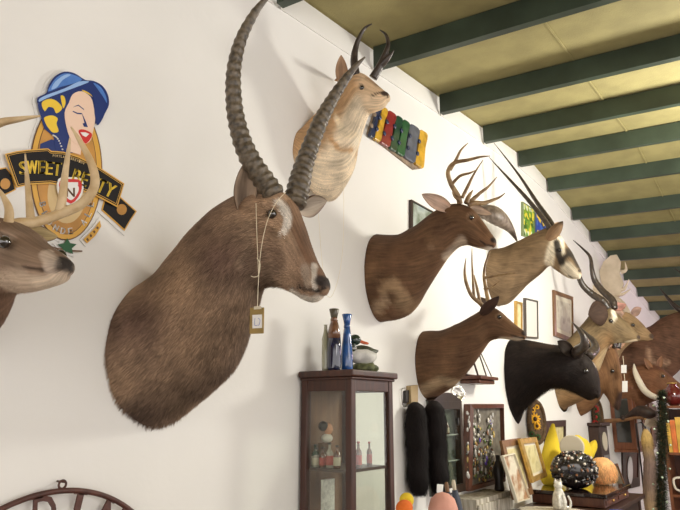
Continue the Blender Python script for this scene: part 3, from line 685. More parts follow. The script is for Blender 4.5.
SW=mat('sign_white',(.82,.80,.78),.4); SNV=mat('sign_navy',(.015,.035,.17),.35); SBL=mat('sign_hat_blue',(.06,.17,.50),.35,col2=(.10,.24,.62),vs=14); SLB=mat('sign_light_blue',(.32,.50,.82),.35)
SGD=mat('sign_gold',(.72,.40,.07),.35); SOR=mat('sign_amber',(.55,.27,.06),.4,var=.15,vs=12); SBK=mat('sign_black',(.010,.008,.009),.5,spec=.25); SYE=mat('sign_yellow',(.85,.58,.05),.4)
SSK=mat('sign_skin',(.86,.62,.48),.4); SRD=mat('sign_red',(.62,.03,.03),.35); SBR=mat('sign_brown',(.14,.06,.02),.4); SGR=mat('sign_green',(.01,.10,.03),.4); STN=mat('sign_tan',(.66,.48,.24),.4)
sg=empty('beer_sign',at_y(65,170,0),'colourful cut-out beer sign with a woman in a blue hat and the words SWEET BETTY','sign')
sg.location.y=-.001
oval=[(64.5+35.5*math.cos(a*math.pi/24),171+69*math.sin(a*math.pi/24)) for a in range(48)]
banner=smooth(c4([(8,65),(55,54),(105,47),(190,41),(205,52),(255,55),(320,75),(400,115),(515,190),(500,240),(485,290),(440,266),(395,243),(300,208),(200,190),(110,195),(58,208),(32,135)]),1)
tailR=c4([(440,240),(500,238),(575,305),(548,345),(523,388),(470,340),(425,300)]); tailL=c4([(-60,140),(-10,124),(20,118),(45,150),(62,214),(20,235),(-50,250)])
hat=smooth(c3([(212,168),(224,128),(255,86),(300,64),(350,72),(400,103),(440,108),(482,130),(510,172),(516,222),(496,266),(480,300),(458,322),(446,260),(440,190),(410,160),(370,150),(320,170),(215,196),(172,218),(172,188)]),3)
hair=smooth(c3([(175,205),(215,185),(300,150),(380,118),(470,135),(500,200),(480,290),(450,315),(446,260),(425,185),(385,165),(345,172),(322,215),(302,262),(312,330),(330,395),(322,440),(260,440),(250,378),(205,340),(190,285),(178,250)]),2)
dress=c3([(182,450),(186,412),(240,390),(300,410),(335,430),(345,455)])
i_=0
for pl in (oval,banner,tailR,tailL,hat,hair): plate('backing',off(pl,3.0),.001+.0002*i_,.004,SW,sg); i_+=1
plate('banner_tail',tailR,.007,.002,SGD,sg); plate('banner_tail',off(tailR,-1.2),.009,.001,SBK,sg)
plate('banner_tail',tailL,.007,.002,SGD,sg); plate('banner_tail',off(tailL,-1.2),.009,.001,SBK,sg)
plate('medallion',[(120+5*math.cos(a*.4),210+5.5*math.sin(a*.4)) for a in range(16)],.010,.001,SOR,sg); plate('medallion',[(3.5+5*math.cos(a*.4),184.5+5.5*math.sin(a*.4)) for a in range(16)],.010,.001,SOR,sg)
plate('oval_rim',off(oval,.8),.0075,.002,SBR,sg); plate('oval_rim',off(oval,-.3),.0095,.001,SGD,sg); plate('oval_rim',off(oval,-5),.0105,.0006,SBR,sg); plate('oval_panel',off(oval,-5.7),.0111,.0006,SOR,sg)
inner=[(64.5+19*math.cos(a*math.pi/16),196+28*math.sin(a*math.pi/16)) for a in range(32)]
plate('oval_panel',inner,.0117,.0006,STN,sg)
plate('dress',dress,.0125,.001,SNV,sg); plate('neck',c3([(318,380),(330,450),(380,465),(384,430),(405,400),(360,370)]),.013,.001,SSK,sg)
plate('hair',hair,.0135,.001,SNV,sg)
plate('face',smooth(c3([(342,172),(385,158),(428,186),(443,235),(450,290),(440,350),(428,395),(405,412),(375,420),(335,395),(312,335),(302,262),(322,215)]),3),.0146,.001,SSK,sg)
for poly in ([(190,215),(225,195),(262,205),(290,240),(262,265),(248,240),(222,235),(205,255)],[(203,285),(240,275),(268,290),(262,315),(272,352),(245,358),(222,335),(208,310)],[(283,178),(300,185),(306,215),(296,240),(288,215)],[(385,152),(410,135),(440,150),(452,195),(425,175)]): plate('curl',smooth(c3(poly),3),.0148,.001,SYE,sg)
plate('hat',hat,.0158,.001,SNV,sg); 
plate('hat_crown',smooth(c3([(222,160),(236,125),(262,92),(302,72),(346,80),(385,104),(330,125),(280,138)]),3),.0169,.0006,SBL,sg)
plate('hat_highlight',smooth(c3([(235,150),(255,112),(300,80),(330,80),(290,105),(262,140)]),3),.0176,.0006,SLB,sg)
plate('hat_brim',smooth(c3([(178,196),(215,176),(300,145),(370,112),(420,112),(380,130),(300,160),(215,192),(178,210)]),3),.0170,.0006,SLB,sg)
plate('hat_brim',smooth(c3([(440,118),(475,138),(500,180),(505,215),(490,190),(462,150)]),3),.0170,.0006,SBL,sg)
plate('lips',smooth(c3([(368,350),(392,343),(432,362),(427,388),(402,412),(384,384)]),3),.0158,.0006,SRD,sg); plate('teeth',c3([(377,357),(402,357),(420,365),(404,380),(388,372)]),.0165,.0004,SW,sg)
for p in ([(340,257),(362,268),(385,270),(384,264),(362,262),(342,253)],[(340,236),(368,228),(396,250),(394,244),(368,223)],[(384,262),(402,300),(414,332),(395,330),(388,314),(398,312)]): plate('face_line',c3(p),.0158,.0005,SNV,sg)
mbn=MB(); mbn.smooth=True
for k in range(9): t=k/8; q=at_y((245+45*t)/4.857,60+(372+70*t-18*math.sin(t*3))/4.857,0); mbn.ball((q.x,-.0165,q.z),.0028,seg=8,rings=6)
mbn.build('necklace',SW,sg)
plate('banner',banner,.0175,.002,SGD,sg); plate('banner_panel',off(banner,-1.3),.0195,.001,SBK,sg); 
b2=off(banner,-2.2); plate('banner_line',b2,.0205,.0004,SGD,sg); plate('banner_panel',off(banner,-2.7),.0209,.0005,SBK,sg)
ml=MB()
for ch,x,y,w_,h_,a in [('S',19.5,169.5,7.5,13,-3),('W',28.5,168.8,10,13,-2),('E',38,168.8,6.5,13,0),('E',45.7,169.6,6.5,13,3),('T',53.5,170.6,7.5,13,6),('B',73,177.8,7.5,13.5,18),('E',81,180.8,6.5,13.5,21),('T',89.3,183.4,7.5,13.5,22),('T',98,187.6,7.5,13.5,24),('Y',106.5,191.6,8.5,13.5,26)]:
    ml=MB(); letter(ml,ch,x,y,w_,h_,a,.0215,.0015,bold=.045*w_); ml.build('letter',SYE,sg)
ml=MB(); txt='PORTLAND BREWING'
for k,ch in enumerate(txt):
    if ch!=' ': t=k/(len(txt)-1); ml=MB(); letter(ml,ch,50+30*t,157.2+1.2*t+6*t*t,1.5,2.4,4+20*t,.0215,.0006); ml.build('small_letter',STN,sg)
ml=MB(); txt='BLONDE ALE'
for k,ch in enumerate(txt):
    if ch==' ': continue
    an=math.radians(168-156*k/9); ml=MB(); letter(ml,ch,64.5+24.5*math.cos(an),198+34*math.sin(an),4.4,6.2,math.degrees(an)-90,.0125,.001,bold=.15); ml.build('oval_letter',SW,sg)
plate('crest',smooth(c4([(232,172),(282,164),(333,172),(334,235),(285,288),(234,240)]),3),.0190,.0035,SW,sg); plate('crest',smooth(c4([(239,180),(282,172),(326,180),(326,230),(285,276),(241,235)]),3),.0226,.001,SRD,sg)
plate('crest',smooth(c4([(252,200),(282,192),(314,200),(314,228),(285,262),(254,232)]),3),.0237,.0008,SW,sg); plate('crest_bar',c4([(252,186),(314,186),(314,198),(252,198)]),.0246,.0006,SW,sg)
ml=MB(); letter(ml,'N',66.4,193.8,8,9,0,.0246,.0006,bold=.3); ml.build('crest_letter',SBR,sg)
star=[((275+(36 if k%2==0 else 18)*math.cos(k*math.pi/5-1.57)*1.15)/4.25,140+(457+(36 if k%2==0 else 20)*math.sin(k*math.pi/5-1.57))/4.25) for k in range(10)]
plate('hop_leaf',off(star,2),.003,.004,SW,sg); plate('hop_leaf',star,.0135,.002,SGR,sg); plate('vine',c4([(213,455),(240,462),(300,470),(340,472),(340,478),(300,477),(235,470)]),.0130,.001,SBR,sg)
plate('ribbon',c4([(345,425),(395,375),(415,345),(420,370),(395,410),(360,442)]),.0130,.001,SGD,sg); plate('ribbon_backing',off(c4([(345,425),(395,375),(415,345),(420,370),(395,410),(360,442)]),2),.003,.004,SW,sg)
for k in range(4): plate('ribbon_mark',c4([(356+k*14,424-k*16),(362+k*14,418-k*16),(368+k*14,428-k*17),(362+k*14,434-k*17)]),.0141,.0006,SBR,sg)
# ------------------------------------------------------------------ round iron sign, bottom left
IRON=mat('rusty_iron',(.07,.022,.014),.55,var=.4,vs=20,bump=.3,bs=80)
rc=Vector((1.1275,-.03,.903)); RR=.457
rs=empty('round_metal_sign',(rc.x,-.001,rc.z-RR),'round rusty brown metal sign with cut-out letters, only its top showing, bottom left','sign')
mb=MB(); mb.smooth=True; mb.tube([rc+Vector((math.cos(a*math.pi/32),0,math.sin(a*math.pi/32)))*RR for a in range(65)],.0085,10,2,cap=False); mb.build('rim',IRON,rs)
mb=MB(); mb.smooth=True; mb.tube([rc+Vector((math.cos(a*math.pi/32),0,math.sin(a*math.pi/32)))*RR*.52 for a in range(65)],.007,10,1,cap=False); mb.build('inner_rim',IRON,rs)
mb=MB(); mb.smooth=True; hk=rc+Vector((.012,0,RR+.018)); mb.tube([hk+Vector((math.cos(a*math.pi/8),0,math.sin(a*math.pi/8)))*.012 for a in range(17)],.0035,8,2); mb.build('hanging_loop',IRON,rs)
mb=MB(); mb.smooth=True; mb.tube([(hk.x,.002,hk.z+.008),(hk.x,-.045,hk.z+.008)],.003,8,1); mb.build('nail',IRON,rs)
for ch,x,w_ in (('D',-.040,.072),('I',.078,.02),('N',.215,.085)):
    ml=MB(); vs,fs=glyph(ch); a=math.atan2(x,math.sqrt(RR*RR-x*x)); zt=math.sqrt(RR*RR-x*x); 
    def PF(px,py,a=a,x=x,zt=zt): return Vector((0,0,0))
    pts=[]
    for (gx,gy) in vs:
        lx=gx*w_; lz=(gy-.5)*.13; pts.append(rc+Vector((x+lx*math.cos(a)+lz*math.sin(a),0,zt-.004-lx*math.sin(a)+lz*math.cos(a))))
    n=len(pts); ed={}
    for f in fs:
        for p,q in zip(f,f[1:]+f[:1]): ed[(p,q)]=1
    F=[tuple(i+n for i in f) for f in fs]+[tuple(f[::-1]) for f in fs]+[(p,q,q+n,p+n) for (p,q) in ed if (q,p) not in ed]
    ml.add([p+Vector((0,.004,0)) for p in pts]+[p-Vector((0,.004,0)) for p in pts],F)
    if ch in 'DIN':
        for sx in ((-.42,) if ch!='I' else (0,)):
            c0=rc+Vector((x+sx*w_*math.cos(a)*1.0,0,zt-.006-sx*w_*math.sin(a))); d=Vector((math.cos(a),0,-math.sin(a))); ml.bar(c0-d*.022,c0+d*.022,.008,.010)
    ml.build('letter',IRON,rs)
# ------------------------------------------------------------------ painted rack
rk=empty('painted_rack',at_y(395,138,0),'slanted wall rack of seven painted wooden pieces in navy, yellow, red and green','wall decoration'); rk.location.y=-.001
PC={'navy':(.02,.03,.08),'yellow':(.60,.34,.03),'red':(.24,.02,.02),'green':(.02,.10,.035),'dgreen':(.015,.06,.03),'steel':(.10,.11,.15)}
PM={k:mat('paint_'+k,v,.3,var=.25,vs=20,coat=.3) for k,v in PC.items()}
RKM=mat('rack_weathered',(.25,.18,.12),.6,var=.4,vs=25)
plate('back_board',[(366,134),(374,108),(378,110),(424,139),(420,169),(412,170)],.001,.012,RKM,rk)
T=lambda s:(374+50*s,107+30*s); Bt=lambda s:(366+54*s,135+33*s)
specs=[(0,.08,'navy'),(.085,.2,'yellow'),(.2,.37,'red'),(.37,.50,'dgreen'),(.50,.64,'green'),(.64,.84,'steel'),(.84,1.0,'yellow')]
for a,b,cn in specs:
    t0,t1,b0,b1=T(a),T(b),Bt(a),Bt(b)
    m=((t0[0]+t1[0])/2,(t0[1]+t1[1])/2-2.5)
    pl=smooth([t0,m,t1,((t1[0]*.6+b1[0]*.4)-.8,(t1[1]*.6+b1[1]*.4)),b1,((b0[0]+b1[0])/2,(b0[1]+b1[1])/2+2),b0,((t0[0]*.5+b0[0]*.5)+.8,(t0[1]*.5+b0[1]*.5))],3)
    p=plate('painted_piece',pl,.013,.02,PM[cn],rk,bevel=.004)
    for k in (.22,.62):
        mb=MB()
        q=at_y(t0[0]*(1-k)*.5+t1[0]*(1-k)*.5+b0[0]*k*.5+b1[0]*k*.5,t0[1]*(1-k)*.5+t1[1]*(1-k)*.5+b0[1]*k*.5+b1[1]*k*.5,-.034); mb.lathe([(.016,0),(.016,.006),(.010,.010),(0.001,.011)],q,14,axis=(0,-1,0))
        mb.build('peg',PM['navy'] if cn!='navy' else RKM,rk)
# ------------------------------------------------------------------ framed things
DKW=woodmat('dark_wood',(.022,.009,.006),(.055,.022,.012)); RDW=woodmat('reddish_wood',(.06,.018,.010),(.135,.045,.022)); MDW=woodmat('brown_wood',(.16,.075,.03),(.26,.13,.055)); GILT=mat('gilt_frame',(.55,.34,.10),.35,metal=.5,var=.2,vs=25); 
PASS=mat('cream_mount_card',(.72,.66,.52),.7); 
def framed(name,label,cat,cor,Y,bw,mf,mp,pas=0,th=.025,group=None,glass=False):
    C=[at_y(x,y,Y) for x,y in cor]; cen=sum(C,Vector())/4; r=empty(name,(cen.x,Y,min(c.z for c in C)),label,cat,group)
    ex=(C[1]-C[0]).normalized(); ez=(C[0]-C[3]).normalized()
    def ins(d): return [C[0]+ex*d-ez*d,C[1]-ex*d-ez*d,C[2]-ex*d+ez*d,C[3]+ex*d+ez*d]
    I=ins(bw); mb=MB(); f=Vector((0,-th,0))
    for i in range(4):
        j=(i+1)%4; mb.add([C[i],C[j],I[j],I[i],C[i]+f*.8,C[j]+f*.8,I[j]+f,I[i]+f],[(0,1,2,3),(4,7,6,5),(0,4,5,1),(2,6,7,3),(1,5,6,2),(0,3,7,4)])
    mb.build('frame',mf,r)
    mb=MB(); mb.prism(I,(0,-th*.45,0)); mb.build('picture' if not pas else 'mount_card',PASS if pas else mp,r)
    if pas: mb=MB(); mb.prism([p+Vector((0,-th*.45,0)) for p in ins(bw+pas)],(0,-.002,0)); mb.build('picture',mp,r)
    return r
P_LAND=picmat('landscape_print',[(.25,.33,.33),(.45,.50,.46),(.15,.18,.12),(.6,.6,.52)],6); P_PORT=picmat('portrait_print',[(.30,.24,.16),(.62,.58,.46),(.45,.40,.30)],7)
P_FLOR=picmat('floral_green',[(.05,.12,.01),(.65,.55,.05),(.10,.25,.03),(.6,.65,.45),(.2,.3,.02)],22,'vor'); P_BLUE=picmat('floral_blue',[(.02,.05,.3),(.04,.12,.45),(.75,.5,.03),(.02,.03,.12)],16,'vor')
P_PHE=picmat('bird_print',[(.66,.60,.46),(.72,.66,.52),(.35,.16,.06),(.70,.64,.50)],7); P_GOLD=picmat('pastoral_print',[(.55,.45,.18),(.7,.62,.35),(.35,.28,.1)],10)
WTH=mat('white_glazed_print',(.80,.78,.74),.15)
framed('small_picture','small landscape picture in a thin dark frame behind the upper buck','picture',[(409,200),(433,213),(433,247),(409,235)],-.001,.012,DKW,P_LAND)
framed('floral_picture','green and yellow floral picture behind the tips of the long straight horns','picture',[(521,202),(533,210),(533,240),(521,236)],-.001,.006,mat('green_edge',(.2,.25,.12),.5),P_FLOR)
framed('blue_picture','blue and yellow picture beside the green floral one','picture',[(534,208),(549,219),(549,246),(534,240)],-.001,.006,mat('blue_edge',(.03,.06,.25),.5),P_BLUE)
framed('gilt_strip_picture','narrow gilt-framed strip picture right of the lower buck’s muzzle'.replace('’',"'"),'picture',[(514,301),(520.5,303),(520.5,331),(514,330)],-.001,.018,GILT,P_GOLD)
framed('white_print','pale print in a thin dark frame between two small frames on the wall','picture',[(523,298),(536,301),(536.5,339),(523.5,338)],-.001,.014,mat('grey_metal_frame',(.12,.10,.09),.3,metal=.5),WTH)
framed('brown_framed_print','brown-framed portrait print with cream border above the black bull','picture',[(552,290),(571.5,297),(572,343),(553,336)],-.001,.045,MDW,P_PORT,pas=.05)
framed('dark_framed_print','tall dark gilt-lined frame on the wall behind the yellow plush','picture',[(544,421),(564,420),(564,472),(544,477)],-.001,.06,DKW,P_GOLD)
framed('hall_picture','tall dark frame with a white oval, below the wooden wall unit','picture',[(621,445),(638,444),(638.5,486),(622,490)],-.001,.12,DKW,mat('sepia',(.10,.045,.03),.5))
pr=[o for o in COL.objects if o.name.startswith('hall_picture')][0]
mb=MB(); c0=at_y(630,470,-.02); mb.lathe([(.16,0),(.16,.006),(.15,.008)],c0,24,axis=(0,-1,0),sx=1.2,sy=.8); mb.build('oval_photo',WTH,pr)
# mosaic of costume jewellery
sb=framed('jewellery_shadow_box','shallow brown box frame crowded with beads and purple flowers, right of the black pelts','shadow box',[(464,404),(498,404),(499.5,481),(462,491)],-.002,.03,RDW,mat('grey_felt',(.16,.14,.11),.8,var=.3,vs=20),th=.06)
JM=[mat('jewel_'+n,c,.2,coat=.5) for n,c in (('silver',(.45,.43,.40)),('purple',(.12,.06,.45)),('gold',(.50,.36,.12)),('dark',(.05,.05,.04)),('green',(.12,.18,.06)),('brown',(.22,.09,.04)),('pearl',(.7,.66,.58)))]
rnd=random.Random(4)
for mi,m in enumerate(JM):
    mb=MB(); mb.smooth=True
    for k in range([70,5,34,60,34,30,26][mi]):
        px=rnd.uniform(467,494); py=rnd.uniform(410,478) if mi in(0,6) else (rnd.uniform(412,424) if mi==1 and k<2 else rnd.uniform(425,480))
        if mi==1: px,py=[(490,421),(491,423),(486,462),(487,459),(480,440)][k]
        c=at_y(px,py,-.035-rnd.uniform(0,.012)); mb.ball(c,rnd.uniform(.006,.016)*(1.3 if mi==1 else 1),sx=1,sy=.5,sz=rnd.uniform(.6,1.8),seg=8,rings=6)
    o=mb.build('jewellery',m,sb); o['kind']='stuff'
# ------------------------------------------------------------------ glass display cabinet with things in it
def glassmat(name,col=(1,1,1),rough=.02,alpha=.12):
    m,nt,b=newmat(name); N=nt.nodes; L=nt.links; t=N.new('ShaderNodeBsdfTransparent'); g=N.new('ShaderNodeBsdfGlossy'); g.inputs['Roughness'].default_value=rough; t.inputs[0].default_value=(*col,1)
    mx=N.new('ShaderNodeMixShader'); mx.inputs[0].default_value=.06; L.new(t.outputs[0],mx.inputs[1]); L.new(g.outputs[0],mx.inputs[2]); L.new(mx.outputs[0],N['Material Output'].inputs[0]); return m
GLASS=glassmat('clear_glass',(.93,.95,.92)); 
CABW=woodmat('cabinet_wood',(.032,.010,.006),(.075,.022,.011),rough=.4,coat=.05)
cx0,cx1,cy0,cy1=2.31,2.665,-.30,-.012; ZT=1.748
cb=empty('display_cabinet',((cx0+cx1)/2,(cy0+cy1)/2,0),'narrow dark wooden display cabinet with glass sides, a duck decoy on its top','cabinet')
pw=.035
for x in (cx0,cx1-pw):
    for y in (cy0,cy1-pw):
        mb=MB(); mb.box((x,y,.08),(x+pw,y+pw,ZT)); mb.build('corner_post',CABW,cb,bevel=.004)
mb=MB(); mb.box((cx0-.02,cy0-.02,ZT-.002),(cx1+.02,cy1+.004,ZT+.028)); mb.build('top_board',CABW,cb,bevel=.007)
mb=MB(); mb.box((cx0-.008,cy0-.008,ZT-.014),(cx1+.008,cy1,ZT-.002)); mb.build('cornice',CABW,cb,bevel=.004)
mb=MB(); mb.box((cx0,cy0,0),(cx1,cy1,.10)); mb.build('plinth',CABW,cb,bevel=.004)
rails=[]
for z0,z1 in ((ZT-.065,ZT-.012),(.10,.16)):
    for lo,hi in (((cx0+pw,cy0+.004,z0),(cx1-pw,cy0+.024,z1)),((cx0+.004,cy0+pw,z0),(cx0+.024,cy1-pw,z1)),((cx1-.024,cy0+pw,z0),(cx1-.004,cy1-pw,z1))):
        mb=MB(); mb.box(lo,hi); mb.build('rail',CABW,cb,bevel=.003)
BACKW=woodmat('cabinet_back',(.16,.075,.035),(.24,.12,.06),rough=.6)
mb=MB(); mb.box((cx0+.004,cy1-.008,.1),(cx1-.004,cy1,ZT-.014)); mb.build('back_panel',BACKW,cb)
for lo,hi in (((cx0+pw,cy0+.012,.16),(cx1-pw,cy0+.015,ZT-.065)),((cx0+.012,cy0+pw,.16),(cx0+.015,cy1-pw,ZT-.065)),((cx1-.015,cy0+pw,.16),(cx1-.012,cy1-pw,ZT-.065))):
    mb=MB(); mb.box(lo,hi); mb.build('glass_pane',GLASS,cb,label='clear glass pane')
SZ=1.345
for z in (SZ,.95,.55):
    mb=MB(); mb.box((cx0+.02,cy0+.026,z-.012),(cx1-.02,cy1-.01,z)); mb.build('shelf',CABW,cb)
AMB=mat('amber_glass',(.14,.035,.01),.08,coat=1,spec=.8); CLB=mat('cloudy_glass',(.40,.36,.30),.1,coat=1); LBL=mat('paper_label',(.62,.55,.42),.6); LBR=mat('red_label',(.45,.06,.04),.6); CAP=mat('black_cap',(.02,.015,.015),.4); GRN=mat('green_glass',(.02,.07,.03),.08,coat=1)
def bottle(x,y,z,h,r,m,lm,label,name='small_bottle',group=None,cap=CAP,square=False):
    b=empty(name,(x,y,z),label,'bottle',group)
    mb=MB(); mb.smooth=not square; s=4 if square else 18
    mb.lathe([(r*.9,0),(r,.004),(r,h*.55),(r*.92,h*.62),(r*.38,h*.74),(r*.34,h*.92),(r*.42,h*.93),(r*.42,h*.95)],(x,y,z+.0005),s); mb.build('glass_body',m,b)
    mb=MB(); mb.smooth=True; mb.lathe([(r*1.02,h*.12),(r*1.025,h*.13),(r*1.025,h*.48),(r*1.02,h*.49)],(x,y,z),s); mb.build('paper_label',lm,b)
    mb=MB(); mb.smooth=True; mb.lathe([(r*.45,h*.93),(r*.48,h*.94),(r*.48,h*.995),(r*.4,h)],(x,y,z),14); mb.build('cap',cap,b)
    return b
def on_shelf(px,Y,z=SZ): return at_y(px,470,Y).x
bl=[(311,-.06,.10,.017,GRN,LBL,'small dark bottle with tan label, leftmost on the cabinet shelf'),(315.5,-.14,.085,.018,CLB,LBL,'squat cloudy bottle with cream label behind the cabinet glass'),(322.5,-.08,.09,.016,AMB,LBR,'small amber bottle with red label below the bust figurine'),(329.5,-.17,.11,.017,CLB,LBR,'pale bottle with red label, nearest the cabinet post'),(337,-.20,.10,.016,AMB,LBL,'amber miniature with cream label beside the cabinet post')]
for px,Y,h,r,m,lm,lb in bl:
    p=at_x(px,470,2.372); p.y=min(p.y,-.052); bottle(2.372,p.y,SZ,h,r,m,lm,lb)
for px,Y,h,r,lb in ((358.5,-.235,.115,.0155,'taller brown bottle on the shelf, seen through the cabinet front'),(369.5,-.225,.11,.0125,'slim brown bottle alone on the shelf against the white light')):
    p=at_y(px,470,Y); bottle(p.x,Y,SZ,h,r,AMB,LBR,lb,cap=LBR)
# bust on a block
HSK=mat('painted_skin',(.62,.30,.17),.35); HHR=mat('painted_black_hair',(.02,.012,.01),.3); HSH=mat('painted_white_shirt',(.72,.68,.62),.35)
bx=2.44; by=max(-.10,at_x(327,440,bx).y)
st=MB(); st.box((bx-.03,by-.03,SZ+.0005),(bx+.035,by+.03,SZ+.105)); o=st.build('display_block',BACKW,None,loc=(bx,by,SZ)); tag(o,'small brown wooden block inside the cabinet carrying the bust','block')
bz=SZ+.106
bu=empty('bust_figurine',(bx,by,bz),'small painted bust of a dark-haired figure in a white shirt, inside the cabinet','figurine')
mb=MB(); mb.smooth=True; mb.ball((bx,by,bz+.02),.03,sx=1.15,sy=.75,sz=.7); mb.build('shoulders',HSH,bu)
mb=MB(); mb.smooth=True; mb.ball((bx+.008,by-.002,bz+.062),.023,sx=1,sy=.85,sz=1.2,seg=18,rings=12); mb.ball((bx+.031,by-.006,bz+.058),.006); mb.tube([(bx,by,bz+.025),(bx+.004,by,bz+.05)],.012,10); mb.build('head',HSK,bu)
mb=MB(); mb.smooth=True; mb.ball((bx-.014,by+.012,bz+.075),.0235,sx=1,sy=1,sz=1); mb.build('hair',HHR,bu)
mb=MB(); mb.box((0,0,0),(.06,.003,.075)); p=at_y(327,500,-.14)
mb=MB(); mb.box((p.x-.03,-.142,1.2),(p.x+.04,-.138,1.305)); 
mb=MB(); q=at_y(334,510,-.12); mb.box((q.x-.04,-.09,.9505),(q.x+.045,-.075,1.29)); o=mb.build('white_card',mat('white_card',(.75,.73,.68),.6,var=.2,vs=60),None,loc=(q.x,-.08,.9505)); tag(o,'white patterned card standing on the lower cabinet shelf','card')
# ---- on top: bottles and duck
TZ=ZT+.0285
def vase(px,Y,h,prof,parts,label,name='glazed_bottle'):
    X_=Y; Y=at_x(px,360,X_).y; p=Vector((X_,Y,0)); b=empty(name,(p.x,Y,TZ),label,'bottle')
    for nm,m,pr in parts:
        mb=MB(); mb.smooth=True; mb.lathe([(r*1.08,z*h) for r,z in pr],(p.x,Y,TZ+.0005),24); mb.build(nm,m,b)
    return b
GBR=mat('brown_glaze',(.16,.07,.035),.15,coat=1,var=.25,vs=20); GNV=mat('navy_glaze',(.008,.012,.045),.06,coat=1); GBL=mat('blue_glaze',(.02,.09,.30),.12,coat=1,var=.3,vs=20); GOL=mat('olive_glaze',(.10,.085,.06),.25); GCR=mat('cream_glaze',(.55,.50,.34),.2,coat=.8)
vase(334,2.355,1.12,None,[('body',GNV,[(.026,0),(.029,.01),(.031,.06),(.031,.10),(.029,.135)]),('shoulder',GBR,[(.0292,.133),(.026,.165),(.020,.190),(.0165,.205)]),('neck',GBR,[(.0165,.203),(.0165,.215),(.014,.222)]),('flared_mouth',GOL,[(.014,.22),(.017,.235),(.022,.256),(.020,.258),(.012,.24)])],'tall bottle glazed navy below and brown above, at the left of the cabinet top')
vase(325.5,2.345,1.05,None,[('body',mat('clear_olive_glass',(.36,.36,.26),.08,coat=1),[(.014,0),(.016,.01),(.017,.08),(.0165,.14),(.009,.175),(.007,.20),(.009,.205)])],'slender pale glass bottle half hidden behind the navy and brown bottle','glass_bottle')
b=vase(347,2.43,1.13,None,[('body',GBL,[(.022,0),(.026,.01),(.027,.05),(.024,.10),(.018,.15),(.0145,.18)]),('neck',GBL,[(.0145,.178),(.014,.20)]),('flared_mouth',GBL,[(.014,.199),(.016,.212),(.023,.238),(.021,.24),(.012,.22)])],'blue glazed bottle with a flared mouth, standing behind the duck')
# duck decoy
dp=at_y(362,368,-.17); dx=dp.x
dk=empty('duck_decoy',(dx,-.17,TZ),'painted wooden duck decoy with dark green head and orange bill on a leafy base','duck decoy')
DKG=mat('duck_dark_green',(.012,.03,.02),.25,coat=.5); DKW_=mat('duck_white',(.62,.60,.56),.5,var=.25,vs=18); DKB=mat('duck_black',(.03,.03,.022),.35,col2=(.09,.10,.06),vs=24); DKO=mat('duck_bill',(.55,.10,.03),.35); BAS=mat('mossy_base',(.05,.055,.02),.7,col2=(.16,.17,.07),vs=40,bump=.6,bs=60)
rt=Vector((.80,-.60,0)).normalized()   # the duck faces along this
nt_=Vector((-.6,-.8,0))
DS=1.28
def dpnt(a,l,z): return Vector((dx,-.17,TZ))+rt*a*DS+nt_*l*DS+ZZ*z*DS
MR=Matrix((rt,nt_,ZZ)).transposed()
mb=MB(); mb.smooth=True; mb.ball(dpnt(.012,0,.021),.074,sx=.95,sy=.6,sz=.36,seg=28,rings=14,disp=.35,fr=40,M=MR)
mb.v=[Vector((v.x,min(v.y,-.03),max(v.z,TZ+.0005))) for v in mb.v]; mb.build('mossy_base',BAS,dk)
mb=MB(); mb.smooth=True
secs=[(-.062,.071,.004),(-.048,.070,.016),(-.028,.066,.028),(0,.064,.034),(.025,.064,.032),(.045,.07,.022),(.056,.078,.008)]
mb.tube([dpnt(a,0,z) for a,z,r in secs],[r*DS for *_,r in secs],20,5); mb.build('body',DKW_,dk)
mb=MB(); mb.smooth=True; mb.tube([dpnt(a,0,z) for a,z in ((-.04,.083),(-.01,.085),(.02,.083),(.045,.082),(.068,.088))],[q_*DS for q_ in (.010,.022,.022,.015,.003)],16,5); mb.build('back',DKB,dk)
mb=MB(); mb.smooth=True; mb.tube([dpnt(-.034,0,.078),dpnt(-.036,0,.098),dpnt(-.034,0,.112)],[.023,.018,.0155],16,4); mb.build('neck',DKG,dk)
mb=MB(); mb.smooth=True; mb.lathe([(.0208,0),(.0222,.004),(.0208,.008)],dpnt(-.0355,0,.089),20); mb.build('neck_ring',DKW_,dk)
mb=MB(); mb.smooth=True; mb.ball(dpnt(-.028,0,.127),.027,sx=1.15,sy=.85,sz=1,seg=20,rings=14,M=MR); mb.build('head',DKG,dk)
mb=MB(); mb.smooth=True; mb.tube([dpnt(-.010,0,.124),dpnt(.006,0,.118),dpnt(.022,0,.115),dpnt(.028,0,.116)],[.012,.0115,.010,.004],12,4,flat=.6); mb.build('bill',DKO,dk)
for s_ in (1,-1): mb=MB(); mb.smooth=True; mb.ball(dpnt(-.018,s_*.0165,.131),.0028,seg=8,rings=6); mb.build('eye',BLACK_EYE,dk)
# ------------------------------------------------------------------ price tags and strings
STR=mat('cotton_string',(.80,.70,.52),.8); TAGM=mat('kraft_tag',(.30,.20,.06),.7,var=.15,vs=20)
pt=empty('price_tag',W.at(257,320,.15),'brown price tag with a white sticker hanging on strings from the big shaggy mount','price tag')
lt=.15
mb=MB(); P=[W.at(*q,lt) for q in ((250.5,308),(264.5,307.5),(264,333.5),(250,334))]; mb.prism(P,W.n1*.004); mb.build('card',TAGM,pt,bevel=.001)
mb=MB(); P=[W.at(*q,lt+.0045) for q in ((252.5,315),(262,314.5),(262,328),(252.5,328.5))]; mb.prism(P,W.n1*.001); mb.build('sticker',SW,pt)
for k,pl in enumerate((((255,318),(254.5,325),(257,325.5)),((258,318),(260,320),(259,325),(257.5,325)))): mb=MB(); mb.tube([W.at(*q,lt+.006) for q in pl],.0007,6,3); mb.build('pen_mark',mat('blue_ink',(.10,.14,.45),.5),pt)
mb=MB(); P=[W.at(*q,lt+.0045) for q in ((254,306.5),(261,306),(261.5,309),(254,309.5))]; mb.prism(P,W.n1*.001); mb.build('tape',LBL,pt)
